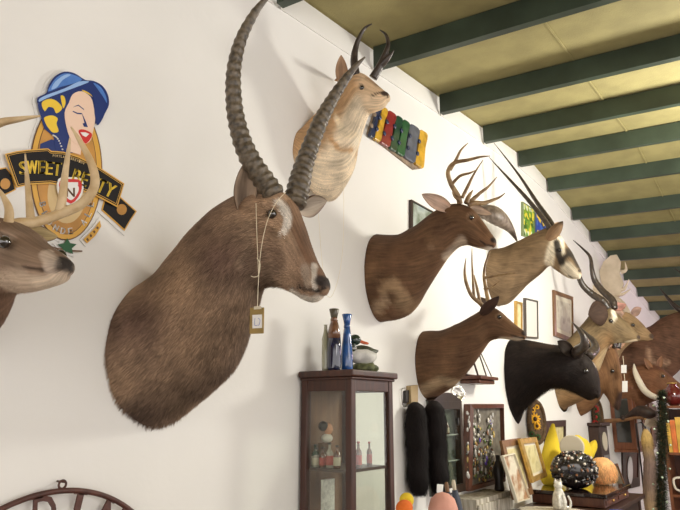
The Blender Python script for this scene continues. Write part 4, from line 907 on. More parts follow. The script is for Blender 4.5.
for pts in ([(286,192,.10),(276,203,.115),(267,222,.125),(261,250,.135),(258.5,280,.15),(257.5,308,.152)],[(256,203,.11),(256.5,225,.125),(257.5,250,.135),(258.5,275,.15)]):
    mb=MB(); mb.smooth=True; mb.tube([W.at(*q) for q in pts],.0011,6,4); mb.build('string',STR,pt)
mb=MB(); mb.smooth=True; mb.tube([W.at(a,b,.137) for a,b in ((251,276),(254,277),(258.5,275),(260,264),(257,258))],.0013,6,4); mb.build('knot',STR,pt)
mb=MB(); mb.smooth=True; ps=[(343,172,.10),(343.5,200,.10),(343,240,.10),(340,270,.10),(334,292,.10),(329,297,.10),(325,288,.10),(321,250,.10),(319,222,.10),(317,202,.10)]
mb.tube([G.at(*q) for q in ps],.0009,6,4); o=mb.build('hanging_string',STR,None,loc=G.at(330,297,.10)); tag(o,'thin pale string looping down from the cream chest of the forked-horn mount','string')
# ------------------------------------------------------------------ curved grey horn behind the upper buck
GH=mat('grey_horn',(.11,.08,.06),.5,col2=(.24,.19,.15),vs=30)
p=[at_y(476,208,-.01),at_y(484,211,-.10),at_y(494,215,-.17),at_y(503,221,-.19),at_y(511,230,-.19),at_y(518,243,-.18)]
o=MB(); o.smooth=True; o.tube(p,[.05,.062,.075,.062,.035,.004],16,6,flat=.8,ridge=(30,.05,.7)); o=o.build('curved_horn',GH,None,loc=p[0]); tag(o,'grey curved horn drooping like a beak behind the upper buck','horn')
# ------------------------------------------------------------------ wall shelf
sh=empty('wall_shelf',at_y(480,378,0),'small dark red-brown wall shelf below the muzzle of the lower buck','shelf'); sh.location.y=-.001
a=at_y(458,376,0).x; b_=at_y(497,376,-.16).x; zs=at_y(503,378,-.16).z
mb=MB(); mb.box((a,-.17,zs-.022),(b_,-.001,zs)); mb.build('board',RDW,sh,bevel=.004)
mb=MB(); mb.box((a+.02,-.15,zs-.05),(b_-.02,-.001,zs-.0225)); mb.build('moulding',RDW,sh,bevel=.008)
mb=MB(); mb.box((a,-.012,zs+.0005),(b_,-.001,zs+.02)); mb.build('back_rail',RDW,sh)
def leaning(name,label,x0,x1,z0,h,Y,lean,fr,mf,mp,cat='picture'):
    r=empty(name,((x0+x1)/2,Y,z0),label,cat); z0+=.0005
    d=Vector((0,lean,h)); 
    def q(x,t): return Vector((x,Y,z0))+d*t
    C=[q(x0,0),q(x1,0),q(x1,1),q(x0,1)]; mb=MB(); f=Vector((0,-.012,0)); k=fr/h
    I=[q(x0+fr,k),q(x1-fr,k),q(x1-fr,1-k),q(x0+fr,1-k)]
    for i in range(4):
        j=(i+1)%4; mb.add([C[i],C[j],I[j],I[i],C[i]+f,C[j]+f,I[j]+f,I[i]+f],[(0,1,2,3),(4,7,6,5),(0,4,5,1),(2,6,7,3),(1,5,6,2),(0,3,7,4)])
    mb.build('frame',mf,r); mb=MB(); mb.prism(I,(0,-.005,0)); mb.build('picture',mp,r); return r
leaning('leaning_picture','pale picture in a thin dark frame leaning on the small wall shelf',a+.05,a+.20,zs,.21,-.12,.06,.008,DKW,WTH)
mb=MB(); mb.smooth=True; q0=Vector((b_-.14,-.05,zs+.3)); mb.tube([(b_-.03,-.13,zs+.006),(b_-.05,-.016,zs+.30)],.004,8,1); o=mb.build('thin_stick',DKW,None,loc=(b_-.05,-.13,zs)); tag(o,'thin dark stick leaning from the small wall shelf to the wall','stick')
# ------------------------------------------------------------------ brass wall box and silver ornament
wb_=empty('wall_box',at_y(408,395,0),'small tan box with a dark slot and wire fixed to the wall above the pelts','wall box'); wb_.location.y=-.001
plate('case',[(406,386),(413,385),(413,403),(406,404)],.001,.035,mat('tan_plastic',(.42,.30,.15),.45),wb_,bevel=.003); plate('slot',[(403,391),(406,390),(406,402),(403,403)],.001,.02,CAP,wb_)
mb=MB(); mb.smooth=True; mb.tube([at_y(405,388,-.012),at_y(401.5,390,-.012),at_y(402,400,-.012),at_y(404,407,-.012),at_y(407,405,-.02)],.003,8,4); mb.build('wire',mat('steel_wire',(.4,.38,.35),.3,metal=.8),wb_)
SIL=mat('silver',(.62,.60,.56),.2,metal=.9,bump=.6,bs=50)
# ------------------------------------------------------------------ small glass wall cabinet, pelts
yd=-.05; x0,x1=at_y(437,440,yd-.016).x,at_y(463.5,440,yd-.016).x; z1=1.655; z0=1.09
BLW=woodmat('black_brown_wood',(.018,.009,.006),(.04,.02,.012))
g=empty('wall_cabinet',((x0+x1)/2,-.001,z0),'small dark wall cabinet with a glass door beside the hanging black pelts','cabinet')

mb=MB(); mb.box((x0,-.012,z0),(x1,-.001,z1)); mb.build('back_panel',mat('mirror_back',(.22,.25,.22),.15,metal=.4),g)
for nm,lo,hi in (('side_panel',(x0,yd,z0),(x0+.018,-.0125,z1)),('side_panel',(x1-.018,yd,z0),(x1,-.0125,z1)),('bottom_panel',(x0+.0185,yd,z0),(x1-.0185,-.0125,z0+.02)),('top_panel',(x0+.0185,yd,z1-.02),(x1-.0185,-.0125,z1))): mb=MB(); mb.box(lo,hi); mb.build(nm,BLW,g,bevel=.003)
ar=MB(); ar.smooth=True; n=12; P=[(x0-.01+(x1-x0+.02)*k/n,yd/2,z1+.005+.05*math.sin(math.pi*k/n)) for k in range(n+1)]
ar=MB(); ar.prism([(p[0],-.001,p[2]) for p in P]+[(x1+.01,-.001,z1+.0005),(x0-.01,-.001,z1+.0005)],(0,yd-.01,0)); ar.build('arched_top',BLW,g)
dr=MB()
for lo,hi in (((x0,yd-.016,z0),(x0+.035,yd-.001,z1)),((x1-.035,yd-.016,z0),(x1,yd-.001,z1)),((x0+.035,yd-.016,z0),(x1-.035,yd-.001,z0+.05)),((x0+.035,yd-.016,z1-.05),(x1-.035,yd-.001,z1))): dr.box(lo,hi)
d_=dr.build('door',BLW,g); mb=MB(); mb.box((x0+.035,yd-.010,z0+.05),(x1-.035,yd-.007,z1-.05)); mb.build('glass_pane',GLASS,d_)
mb=MB(); mb.smooth=True; mb.ball((x1-.06,yd-.014,z1-.13),.016,sx=.8,sy=.3,sz=1.6); mb.build('hanging_drop',CAP,d_)
mb=MB(); mb.box((x0+.14,yd-.019,z0+.012),(x0+.20,yd-.0165,z0+.037)); mb.build('white_sticker',SW,d_)
for z in (z0+.19,z0+.35): mb=MB(); mb.box((x0+.0185,yd+.01,z),(x1-.0185,-.0125,z+.008)); mb.build('shelf',mat('glass_shelf',(.4,.44,.4),.1) if z<z0+.2 else bpy.data.materials['glass_shelf'],g)
for k,(fx,h,m,lb) in enumerate(((.12,.07,CLB,'cloudy little bottle on the upper shelf of the wall cabinet'),(.22,.085,AMB,'brown little bottle on the upper shelf of the wall cabinet'))): bottle(x0+fx,-.03,z0+.3585,h,.013,m,LBL,lb)
def furcoat(name,label,cat,secs,col,n,hl,seg=28,parent=None,steps=7,zmin=0):
    """secs: (x,y,z,rx,ry) top to bottom; a hairy skin hanging"""
    Q=cr(secs,steps); vs=[];cols=[];fs=[];uv=[]
    for i,(x,y,z,rx,ry) in enumerate(Q):
        for k in range(seg):
            a=2*math.pi*k/seg; p=Vector((x+math.cos(a)*rx,y+math.sin(a)*ry,z)); p+=Vector((math.cos(a),math.sin(a),0))*noise.noise(p*11)*.012; p.y=min(p.y,-.004); vs.append(p); cols.append(col if not callable(col) else col(i/len(Q),a)); uv.append((i*.02,k*.01))
    for i in range(len(Q)-1):
        for k in range(seg): k2=(k+1)%seg; fs.append((i*seg+k,i*seg+k2,(i+1)*seg+k2,(i+1)*seg+k))
    fs.append(tuple(range(seg))); fs.append(tuple((len(Q)-1)*seg+k for k in range(seg))[::-1])
    rnd=random.Random(n)
    for _ in range(n):
        i=rnd.randrange(len(Q)-1); k=rnd.randrange(seg); p=vs[i*seg+k].lerp(vs[(i+1)*seg+(k+1)%seg],rnd.random()); c=Vector((Q[i][0],Q[i][1],Q[i][2])); nr=(p-c); nr.z=0; nr.normalize(); sd=Vector((-nr.y,nr.x,0))
        tip=p+(Vector((0,0,-1))+nr*rnd.uniform(.25,.6)+sd*rnd.uniform(-.4,.4)).normalized()*hl*rnd.uniform(.5,1.3); tip.y=min(tip.y,-.004); tip.z=max(tip.z,zmin)
        b=len(vs); w=sd*hl*.05; m=rnd.uniform(.6,1.6); cc=cols[i*seg+k]; vs+=[p-w,p+w,tip]; cols+=[tuple(x*m for x in cc)]*3; uv+=[(0,0)]*3; fs.append((b,b+1,b+2))
    org=Vector(secs[0][:3]); me=bpy.data.meshes.new(name); me.from_pydata([v-org for v in vs],[],fs); me.materials.append(FUR)
    ca=me.color_attributes.new('Coat','FLOAT_COLOR','POINT'); ca.data.foreach_set('color',[x for c in cols for x in (*c,1)])
    ul=me.uv_layers.new(name='Flow'); li=[0]*len(me.loops); me.loops.foreach_get('vertex_index',li); ul.data.foreach_set('uv',[x for j in li for x in uv[j]])
    me.polygons.foreach_set('use_smooth',[True]*len(me.polygons)); me.update(); o=bpy.data.objects.new(name,me); COL.objects.link(o); o.location=org
    return tag(o,label,cat) if label else o
def pelt(px,wpx,label,Y=-.067,ytop=402,ybot=492,dy=0):
    c=at_y(px,440,Y); k=(c-EYE).length/640; zt=at_y(px,ytop,Y).z; zb=at_y(px,ybot,Y).z; w=k*wpx*1.08
    S=[(c.x,Y,zt,w*.3,.02),(c.x,Y,zt-.02,w*.8,.04),(c.x,Y,zt-.06,w*.95,.055),(c.x,Y,zt-.2,w,.06),(c.x+.005,Y,(zt+zb)/2,w,.06),(c.x+.01,Y,zb+.08,w*.92,.055),(c.x+.01,Y,zb+.02,w*.6,.04),(c.x+.012,Y,zb,w*.2,.02)]
    return furcoat('fur_pelt',label,'pelt',S,(.008,.005,.005),9000,.032)
pelt(416.5,10.3,'long black fur pelt hanging on the wall, left one of the pair'); pelt(436,10.3,'long black fur pelt hanging against the glass wall cabinet, right one of the pair',Y=-.13,ytop=401,ybot=490)
# silver plate behind the arched top
sp=empty('silver_plate',at_y(457,396,-.03),'shiny embossed silver plate leaning above the arched wall cabinet','plate')
mb=MB(); mb.smooth=True; mb.lathe([(.001,.004),(.03,.004),(.04,.012),(.055,.016),(.058,.014),(.04,.002),(.001,0)],at_y(457,394,-.02),28,axis=(-.5,-.85,.15)); mb.build('dish',SIL,sp)
mb=MB(); mb.smooth=True; mb.ball(at_y(457,394,-.035),.014,sx=1,sy=.6,sz=1.4,disp=.3,fr=40); mb.build('embossed_figure',SIL,sp)
# ------------------------------------------------------------------ whitewashed box below the shadow box and shelf unit beneath the frame
WW=mat('whitewashed_wood',(.30,.26,.20),.7,col2=(.62,.58,.50),vs=5,stretch=(8,8,1),bump=.3,bs=20)
x0,x1=at_y(464,495,-.12).x,at_y(500,495,-.12).x; zt=1.06; x1_=x1
c=empty('whitewashed_cupboard',((x0+x1)/2,-.09,0),'distressed whitewashed wooden cupboard under the bead-filled box frame','cupboard')
mb=MB(); mb.box((x0,-.20,.0),(x1,-.01,zt)); mb.build('body',WW,c,bevel=.004)
for k in range(2): mb=MB(); w_=(x1-x0)/2; mb.box((x0+.01+k*w_,-.215,.05),(x0+w_*(k+1)-.01,-.2005,zt-.03)); d_=mb.build('door',WW,c,bevel=.003); mb=MB(); mb.smooth=True; mb.ball((x0+w_+(-.03 if k==0 else .03),-.222,zt-.25),.012); mb.build('knob',CAP,d_)
# a low table under the plush things at the bottom edge
tb=empty('low_table',(2.7,-.5,0),'dark low table holding the plush toys, just below the bottom edge','table')
mb=MB(); mb.box((2.32,-.78,.90),(3.08,-.34,.93)); mb.build('table_top',DKW,tb,bevel=.004)
for x in (2.36,3.0):
    for y in (-.73,-.41): mb=MB(); mb.box((x,y,0),(x+.045,y+.045,.8995)); mb.build('leg',DKW,tb)
def put(px,py,Y): return at_y(px,py,Y)
PY=mat('yellow_plush',(.80,.58,.03),.9,bump=.5,bs=90); PO=mat('orange_plush',(.75,.16,.02),.9,bump=.5,bs=90); PP=mat('pink_plush',(.72,.36,.28),.8,bump=.2,bs=60); TANP=mat('tan_plush',(.32,.22,.12),.9,bump=.5,bs=80)
t=empty('plush_toy',(3.25,-.5,.9305),'yellow and orange plush toy at the bottom edge, right of the display cabinet','plush toy')
q=put(412,506,-.5); 
mb=MB(); mb.smooth=True; mb.ball((q.x,-.5,.985),.055,sx=1.1,sy=.9,sz=1,disp=.15); mb.ball((q.x,-.5,1.035),.045,sx=1.1,disp=.2); mb.build('body',PY,t)
mb=MB(); mb.smooth=True; mb.ball(put(406,500,-.53),.03,disp=.2); mb.build('head',PY,t); mb=MB(); mb.smooth=True; mb.ball(put(404,508,-.56),.032,sx=1.3,disp=.1); mb.build('bill',PO,t)
q=put(443,508,-.5); zc_=q.z
t=MB(); t.smooth=True; S=[(q.x,-.5,.931+0)]; t.lathe([(.04,0),(.062,.02),(.07,.07),(.068,zc_-.931),(.055,zc_-.931+.04),(.03,zc_-.931+.062),(.002,zc_-.931+.07)],(q.x,-.5,.931),24); o=t.build('pink_ball_toy',PP,None,loc=(q.x,-.5,.931)); tag(o,'smooth pink rounded toy below the black pelts','toy')
q2=put(428,502,-.40); t=MB(); t.smooth=True; t.ball((q2.x-.02,-.385,.98),.043,sz=1,disp=.1); t.ball((q2.x-.02,-.385,1.03),.034,disp=.2); o=t.build('tan_plush_toy',TANP,None,loc=(q2.x,-.42,.931)); tag(o,'small tan plush toy between the yellow toy and the pink toy','plush toy')
tg=MB(); P=[at_y(*p_,-.198) for p_ in ((437,484),(443,484.5),(442,494),(439,496),(436.5,492))]; tg.prism(P,(0,-.003,0)); o=tg.build('pelt_tag',SW,None,loc=P[0]); tag(o,'white paper tag at the lower end of the right black pelt','tag')
for k,(a_,b2_,cl,lb) in enumerate((((447,488),(458,512),(.02,.025,.05),'dark navy folded umbrella leaning at the bottom edge'),((454,486),(466,512),(.05,.06,.09),'slate blue folded umbrella leaning beside the navy one'))):
    A_=at_y(*a_,-.25-.10*k); E_=Vector((A_.x+.12,A_.y-.12,.004)); d=(E_-A_).normalized()
    u=empty('folded_umbrella',E_,lb,'umbrella'); u.location.z=0
    m=mat('umbrella_cloth_%s'%('navy' if k==0 else 'slate'),cl,.5); mb=MB(); mb.smooth=True; mb.tube([A_+d*.02,A_+d*.12,A_+d*.4,E_-d*.12],[.014,.026,.03,.006],12,5,ridge=(0,0,0)); mb.build('canopy',m,u)
    mb=MB(); mb.smooth=True; mb.tube([E_-d*.14,E_],[.004,.003],8,1); mb.build('tip',CAP,u); mb=MB(); mb.smooth=True; mb.tube([A_+d*.03,A_-d*.01,A_-d*.03+Vector((.006,0,0))],[.009,.011,.008],10,4); mb.build('handle',MDW if k==0 else LBL,u)
# ------------------------------------------------------------------ table, chest and what stands on them
TT=.95
LX0,LX1,LY0,LY1=4.22,5.7,-.80,-.225
tb=empty('side_table',((LX0+LX1)/2,(LY0+LY1)/2,0),'dark wooden table against the wall carrying the chest and the glass cat','table')
mb=MB(); mb.box((LX0,LY0,TT-.03),(LX1,LY1,TT)); mb.build('table_top',DKW,tb,bevel=.004)
mb=MB(); mb.box((LX0+.05,LY0+.04,TT-.12),(LX1-.05,LY1-.04,TT-.0305)); mb.build('apron',DKW,tb)
for x in (LX0+.04,LX1-.09):
    for y in (LY0+.03,LY1-.08): mb=MB(); mb.box((x,y,0),(x+.05,y+.05,TT-.0305)); mb.build('leg',DKW,tb)
LACE=mat('lace',(.66,.60,.50),.8,var=.25,vs=70,bump=.8,bs=120)
mb=MB(); nx,ny=40,14; lx0,lx1,ly0,ly1=LX0-.005,LX0+.42,LY0-.01,LY1-.0
P={}
pts=[]
cx_,cy_=(LX0+.18),(LY0+LY1)/2
loop=[]
for k in range(72):
    a=2*math.pi*k/72; r=1+.05*math.sin(a*18); x=cx_+.165*r*math.cos(a); y=cy_+.265*r*math.sin(a); loop.append((x,y))
for dz in (0.0008,.0032):
    pts+= [(x,y,TT+dz) for x,y in loop]
n=72; mb.add(pts,[tuple(range(n))[::-1],tuple(range(n,2*n))]+[(k,(k+1)%n,(k+1)%n+n,k+n) for k in range(n)])
o=mb.build('lace_doily',LACE,None,loc=(cx_,cy_,TT)); tag(o,'cream lace doily spread on the table beneath the glass cat','doily')
# chest
CX0,CX1,CY0,CY1,CZ=4.68,5.40,-.74,-.24,1.045
ch=empty('wooden_chest',((CX0+CX1)/2,(CY0+CY1)/2,TT),'low reddish wooden chest with a dark polished top on the side table','chest')
mb=MB(); mb.box((CX0,CY0,TT+.004),(CX1,CY1,CZ-.03)); mb.build('body',RDW,ch,bevel=.004)
mb=MB(); mb.box((CX0-.02,CY0-.02,CZ-.0295),(CX1+.02,CY1+.01,CZ)); mb.build('lid',mat('polished_black_wood',(.02,.01,.008),.12,coat=1),ch,bevel=.006)
for k in range(2): mb=MB(); w_=(CX1-CX0)/2; mb.box((CX0+.02+k*w_,CY0-.008,TT+.02),(CX0+w_*(k+1)-.02,CY0-.0005,CZ-.045)); d_=mb.build('drawer',RDW,ch,bevel=.002); mb=MB(); mb.smooth=True; mb.ball((CX0+w_*(k+.5),CY0-.014,(TT+CZ)/2-.01),.009); mb.build('knob',GILT,d_)
# frames leaning at left
def tilted(name,label,TL,TR,BR,BL,Y0,Y1,bw,mf,mp,pas=0,cat='picture',th=.02):
    C=[at_y(*TL,Y1),at_y(*TR,Y1),at_y(*BR,Y0),at_y(*BL,Y0)]; cen=sum(C,Vector())/4; r=empty(name,(cen.x,Y0,min(c.z for c in C)),label,cat)
    def ins(d):
        e=[]; 
        for i in range(4):
            a=C[i]; n1=(C[(i+1)%4]-a).normalized(); n2=(C[i-1]-a).normalized(); e.append(a+(n1+n2)*d)
        return e
    I=ins(bw); nrm=(C[1]-C[0]).cross(C[3]-C[0]).normalized()
    if nrm.y>0: nrm=-nrm
    f=nrm*th; mb=MB()
    for i in range(4):
        j=(i+1)%4; mb.add([C[i],C[j],I[j],I[i],C[i]+f,C[j]+f,I[j]+f*1.2,I[i]+f*1.2],[(0,1,2,3),(4,7,6,5),(0,4,5,1),(2,6,7,3),(1,5,6,2),(0,3,7,4)])
    mb.build('frame',mf,r); mb=MB(); mb.prism(I,f*.45); mb.build('mount_card' if pas else 'picture',PASS if pas else mp,r)
    if pas: mb=MB(); mb.prism([p+f*.46 for p in ins(bw+pas)],nrm*.002); mb.build('picture',mp,r)
    return r
tilted('brown_framed_picture','wide brown wooden frame leaning against the wall, leftmost of the leaning frames',(499,441),(518,438),(531,494),(512,500),-.25,-.21,.045,MDW,P_GOLD,pas=.02)
tilted('gold_framed_picture','gold frame with a small yellowed print, leaning between the brown frame and the black-beaded bag',(517,439),(534,437),(545,476),(530,483),-.27,-.25,.04,GILT,P_GOLD,pas=.02)
tilted('pheasant_print','cream print of long-tailed birds with a thin edge, leaning in front of the brown frame',(500,456),(512,453),(528,499),(515,503),-.32,-.29,.008,PASS,P_PHE)
# lamp-black little objects by the cupboard
t=MB(); t.smooth=True; q=at_y(500,508,-.3)
bt=MB(); bt.smooth=True; bt.lathe([(.03,0),(.035,.01),(.028,.06),(.04,.12),(.03,.17),(.012,.20),(.016,.23),(.010,.235)],(x1_-.05,-.14,1.0605),18); o=bt.build('dark_vase',CAP,None,loc=(x1_-.05,-.14,1.0605)); tag(o,'small black vase on the whitewashed cupboard left of the leaning bird print','vase')
# glass cat figurine
cp=at_x(560,508,4.47); cx_,cy_=cp.x,cp.y
CG=mat('frosted_glass',(.66,.64,.58),.25,var=.25,vs=30,coat=.8,bump=.5,bs=60)
ct=empty('cat_figurine',(cx_,cy_,TT+.004),'frosted white glass cat sitting on the lace in front of the chest','figurine')
mb=MB(); mb.smooth=True; mb.lathe([(.036,0),(.046,.012),(.048,.05),(.04,.09),(.028,.12),(.022,.135)],(cx_,cy_,TT+.0045),24); mb.build('body',CG,ct)
mb=MB(); mb.smooth=True; mb.ball((cx_,cy_,TT+.155),.03,sx=1.05,sy=.95,sz=.9); mb.build('head',CG,ct)
for s_ in (-1,1): mb=MB(); mb.lathe([(.012,0),(.001,.028)],(cx_+s_*.017*RT.x,cy_+s_*.017*RT.y,TT+.174),6); mb.build('ear',CG,ct); 
for s_ in (-1,1): mb=MB(); mb.smooth=True; mb.tube([(cx_-F0.x*.035+s_*.016*RT.x,cy_-F0.y*.035+s_*.016*RT.y,TT+.10),(cx_-F0.x*.044+s_*.016*RT.x,cy_-F0.y*.044+s_*.016*RT.y,TT+.015)],[.011,.013],10,2); mb.build('front_leg',CG,ct)
mb=MB(); mb.smooth=True; mb.tube([Vector((cx_,cy_,TT+.02))+RT*.035,Vector((cx_,cy_,TT+.015))+RT*.065,Vector((cx_,cy_,TT+.05))+RT*.075,Vector((cx_,cy_,TT+.09))+RT*.06],[.010,.009,.008,.006],10,4); mb.build('tail',CG,ct)
mb=MB(); mb.smooth=True
for k in range(14): t_=k/13; p_=Vector((cx_,cy_,TT+.012))+RT*(.07+.025*math.sin(t_*3.1))-F0*.02+ZZ*(.10*t_); mb.ball(p_,.0045,seg=8,rings=6)
# beaded black bag
bp=at_z(577,490,CZ); bx_,by_=bp.x+.07,bp.y+.03
BB=mat('black_beads',(.012,.008,.008),.2,coat=.5); bgm=empty('beaded_bag',(bx_,by_,CZ),'rounded black bag covered in beads and white specks on top of the chest','bag')
mb=MB(); mb.smooth=True; mb.ball((bx_,by_,CZ+.13),.165,sx=1,sy=.62,sz=.80,seg=30,rings=18,disp=.10,fr=12,M=Matrix((RT,F0,ZZ)).transposed()); 
mb.v=[Vector((v.x,v.y,max(v.z,CZ+.0005))) for v in mb.v]; mb.build('body',BB,bgm)
rnd=random.Random(9); wbm=mat('pearl_beads',(.75,.68,.6),.15,coat=.8)
for m_,cnt in ((BB,150),(wbm,34),(JM[5],30)):
    mb=MB(); mb.smooth=True
    for k in range(cnt):
        th_=rnd.uniform(0,6.283); ph=rnd.uniform(-.7,1.3); d=RT*math.cos(th_)*math.cos(ph)*.165-F0*abs(math.sin(th_))*math.cos(ph)*.105+ZZ*math.sin(ph)*.13
        c_=Vector((bx_,by_,CZ+.13))+d*1.02; c_.z=max(c_.z,CZ+.012); mb.ball(c_,rnd.uniform(.006,.012),seg=7,rings=5)
    o=mb.build('beads',m_,bgm); o['kind']='stuff'
# yellow plush behind the bag
yp=empty('yellow_plush',(5.1,-.28,CZ),'bright yellow plush with a pointed peak standing behind the black-beaded bag','plush toy')
a1=at_y(552,478,-.28); a2=at_y(552,460,-.26); a3=at_y(552,440,-.24); a4=at_y(553,424,-.24)
mb=MB(); mb.smooth=True; a1.z=CZ+.0505; mb.tube([Vector((a1.x,a1.y,CZ+.001)),a1,a2,a3,a4],[.06,.09,.085,.05,.012],20,6); mb.v=[Vector((v.x,v.y,max(v.z,CZ+.001))) for v in mb.v]; mb.build('peak',PY,yp)
b1=at_y(574,456,-.27); mb=MB(); mb.smooth=True; mb.ball((b1.x,-.32,b1.z),.165,sx=1.9,sy=.42,sz=1.0,disp=.14,fr=7,seg=26,rings=16); mb.v=[Vector((v.x,v.y,max(v.z,CZ+.001))) for v in mb.v]; mb.build('body',PY,yp)
b2_=at_y(595,441,-.27); mb=MB(); mb.smooth=True; mb.tube([at_y(588,455,-.27),at_y(593,446,-.27),b2_],[.05,.04,.012],14,4); mb.build('corner_tuft',PY,yp)
# drum on the bag
dc=at_y(572,447,-.46); ax=(-F0*.9-RT*.42).normalized()
dm=empty('round_box',dc,'round cream hat-box drum lying on its side above the black-beaded bag','box')
mb=MB(); mb.smooth=False; mb.lathe([(.001,0),(.078,0),(.085,.004),(.085,.02)],dc,30,axis=ax); mb.build('lid',mat('box_lid',(.22,.15,.09),.5,col2=(.42,.32,.2),vs=12),dm)
mb=MB(); mb.lathe([(.083,-.10),(.083,0)],dc,30,axis=ax); mb.build('drum',mat('box_cream',(.55,.45,.28),.5),dm)
mb=MB(); mb.smooth=True; mb.lathe([(.078,.004),(.086,.004),(.087,.012),(.080,.012)],dc+ax*.012,30,axis=ax); mb.build('rim',LBL,dm)
# peach ball of fluff
fb=at_z(604,485,CZ); pb=MB(); pb.smooth=True
fc=furcoat('peach_fur_ball','peach-orange fluffy ball on the right end of the chest','fluffy ball',[(5.27,-.60,CZ+.20,.01,.01),(5.27,-.60,CZ+.19,.05,.05),(5.27,-.60,CZ+.15,.085,.085),(5.27,-.60,CZ+.10,.098,.098),(5.27,-.60,CZ+.05,.085,.085),(5.27,-.60,CZ+.02,.05,.05),(5.27,-.60,CZ+.014,.01,.01)],(.72,.38,.16),4000,.03,zmin=CZ+.002)
# oval plaques
WR=mat('dark_straw',(.09,.05,.02),.8,var=.4,vs=40,bump=.8,bs=80)
def oval_plaque(px,py,rx,ry,label,flowers,big):
    c=at_y(px,py,-.001); k=(at_y(px+1,py,0)-at_y(px,py,0)).length; kz=(at_y(px,py,0)-at_y(px,py+1,0)).length
    r=empty('floral_plaque',c,label,'wall plaque'); mb=MB(); mb.smooth=True
    mb.tube([c+Vector((math.cos(a*math.pi/12)*rx*k,-.025,math.sin(a*math.pi/12)*ry*kz)) for a in range(25)],.018*ry*kz/.15,10,2,cap=False); mb.build('rim',WR,r)
    mb=MB(); mb.prism([c+Vector((math.cos(a*math.pi/12)*rx*k,-.004,math.sin(a*math.pi/12)*ry*kz)) for a in range(24)],(0,-.02,0)); mb.build('oval_board',WR,r)
    for (dx_,dy_,rad,m,mc) in flowers:
        q=at_y(px+dx_,py+dy_,-.045); pet=MB(); pet.smooth=True
        
        for p_ in range(11): a=p_*math.tau/11; dd=RT*math.cos(a)+Vector((0,0,math.sin(a))); pet.tube([q+dd*rad*.3,q+dd*rad*.8,q+dd*rad*1.35],[rad*.12,rad*.26,rad*.05],8,3)
        f_=pet.build('flower',m,r); cc=MB(); cc.smooth=True; cc.ball(q-F0*.006,rad*.5,sy=.8,seg=10,rings=8); cc.build('flower_centre',mc,f_)
    return r
FY=mat('sunflower_yellow',(.80,.42,.02),.7); FB=mat('flower_brown',(.06,.025,.01),.8); FG=mat('leaf_green',(.03,.09,.02),.7); FR=mat('flower_red',(.5,.04,.03),.7)
oval_plaque(534,422,7.5,20,'dark oval straw plaque with yellow sunflowers, below the black bull',[(-1,-12,.02,FY,FB),(1,-3,.038,FY,FB),(3,4,.028,FY,FB),(-2,12,.022,FG,FB),(4,15,.022,FG,FB),(3,-15,.018,FY,FB)],1)
oval_plaque(595.5,415,4.2,14,'slim oval plaque with red and green flowers, left of the wooden wall unit',[(0,-6,.035,FR,FG),(.5,2,.04,FG,FR),(0,8,.03,FR,FG)],0)
# ------------------------------------------------------------------ far end: wall unit, clock, bird, trunk of greenery, shelves
x0,x1=8.35,9.35; z0,z1=1.14,1.84; yd=-.26
OR=woodmat('orange_wood',(.14,.045,.018),(.24,.085,.035))
u=empty('wall_unit',((x0+x1)/2,-.001,z0),'orange-brown wooden wall unit with glazed doors, below the russet mount','cabinet')
mb=MB(); mb.box((x0,yd,z0),(x1,-.001,z1)); mb.build('body',OR,u,bevel=.005)
mb=MB(); mb.box((x0-.03,yd-.03,z1+.0005),(x1+.03,-.001,z1+.04)); mb.build('cornice',OR,u,bevel=.01)
mb=MB(); mb.box((x0-.02,yd-.02,z0-.035),(x1+.02,-.001,z0-.0005)); mb.build('base_moulding',OR,u,bevel=.008)
DG=mat('dim_glass',(.05,.05,.045),.1,coat=1)
for k in range(2):
    w_=(x1-x0)/2; a,b=x0+.02+k*w_,x0+w_*(k+1)-.02; dr=MB()
    for lo,hi in (((a,yd-.02,z0+.03),(a+.06,yd-.0005,z1-.03)),((b-.06,yd-.02,z0+.03),(b,yd-.0005,z1-.03)),((a+.06,yd-.02,z0+.03),(b-.06,yd-.0005,z0+.09)),((a+.06,yd-.02,z1-.09),(b-.06,yd-.0005,z1-.03))): dr.box(lo,hi)
    d_=dr.build('door',OR,u); mb=MB(); mb.box((a+.06,yd-.010,z0+.09),(b-.06,yd-.0005,z1-.09)); mb.build('glass_pane',DG,d_); mb=MB(); mb.smooth=True; mb.ball(((b-.03) if k==0 else (a+.03),yd-.028,(z0+z1)/2),.014); mb.build('knob',GILT,d_)
mb=MB(); mb.box((x0-.010,yd+.05,z0+.08),(x0-.0005,-.05,z1-.08)); mb.build('side_glass',DG,u)
tc_=MB(); tc_.smooth=True; qx=x0+.12; tc_.lathe([(.06,0),(.075,.01),(.05,.12),(.045,.125)],(qx,-.2,z1+.041),20); o=tc_.build('cream_lamp_shade',LBL,None,loc=(qx,-.2,z1+.041)); tag(o,'small cream shade-like pot standing on the wooden wall unit','pot')
# long dark clock to its left
A_=at_y(599,426,0); B_=at_y(609,474,0); c=empty('wall_clock',((A_.x+B_.x)/2,-.001,B_.z),'tall narrow dark wooden wall clock left of the orange-brown wall unit','clock')
xa,xb=at_y(599.5,450,-.1).x,at_y(607.5,450,-.1).x; za,zb=at_y(604,472,-.1).z,at_y(604,426,-.1).z
mb=MB(); mb.box((xa,-.12,za),(xb,-.001,zb)); mb.build('case',DKW,c,bevel=.008); mb=MB(); mb.box((xa-.03,-.15,zb+.0005),(xb+.03,-.001,zb+.04)); mb.build('crown',DKW,c,bevel=.012)
mb=MB(); mb.box((xa+.05,-.126,za+.06),(xb-.05,-.1205,zb-.30)); mb.build('glass_pane',DG,c); mb=MB(); mb.lathe([(.10,0),(.10,.006),(.09,.008)],((xa+xb)/2,-.1205,zb-.16),24,axis=(0,-1,0)); mb.build('dial',PASS,c)
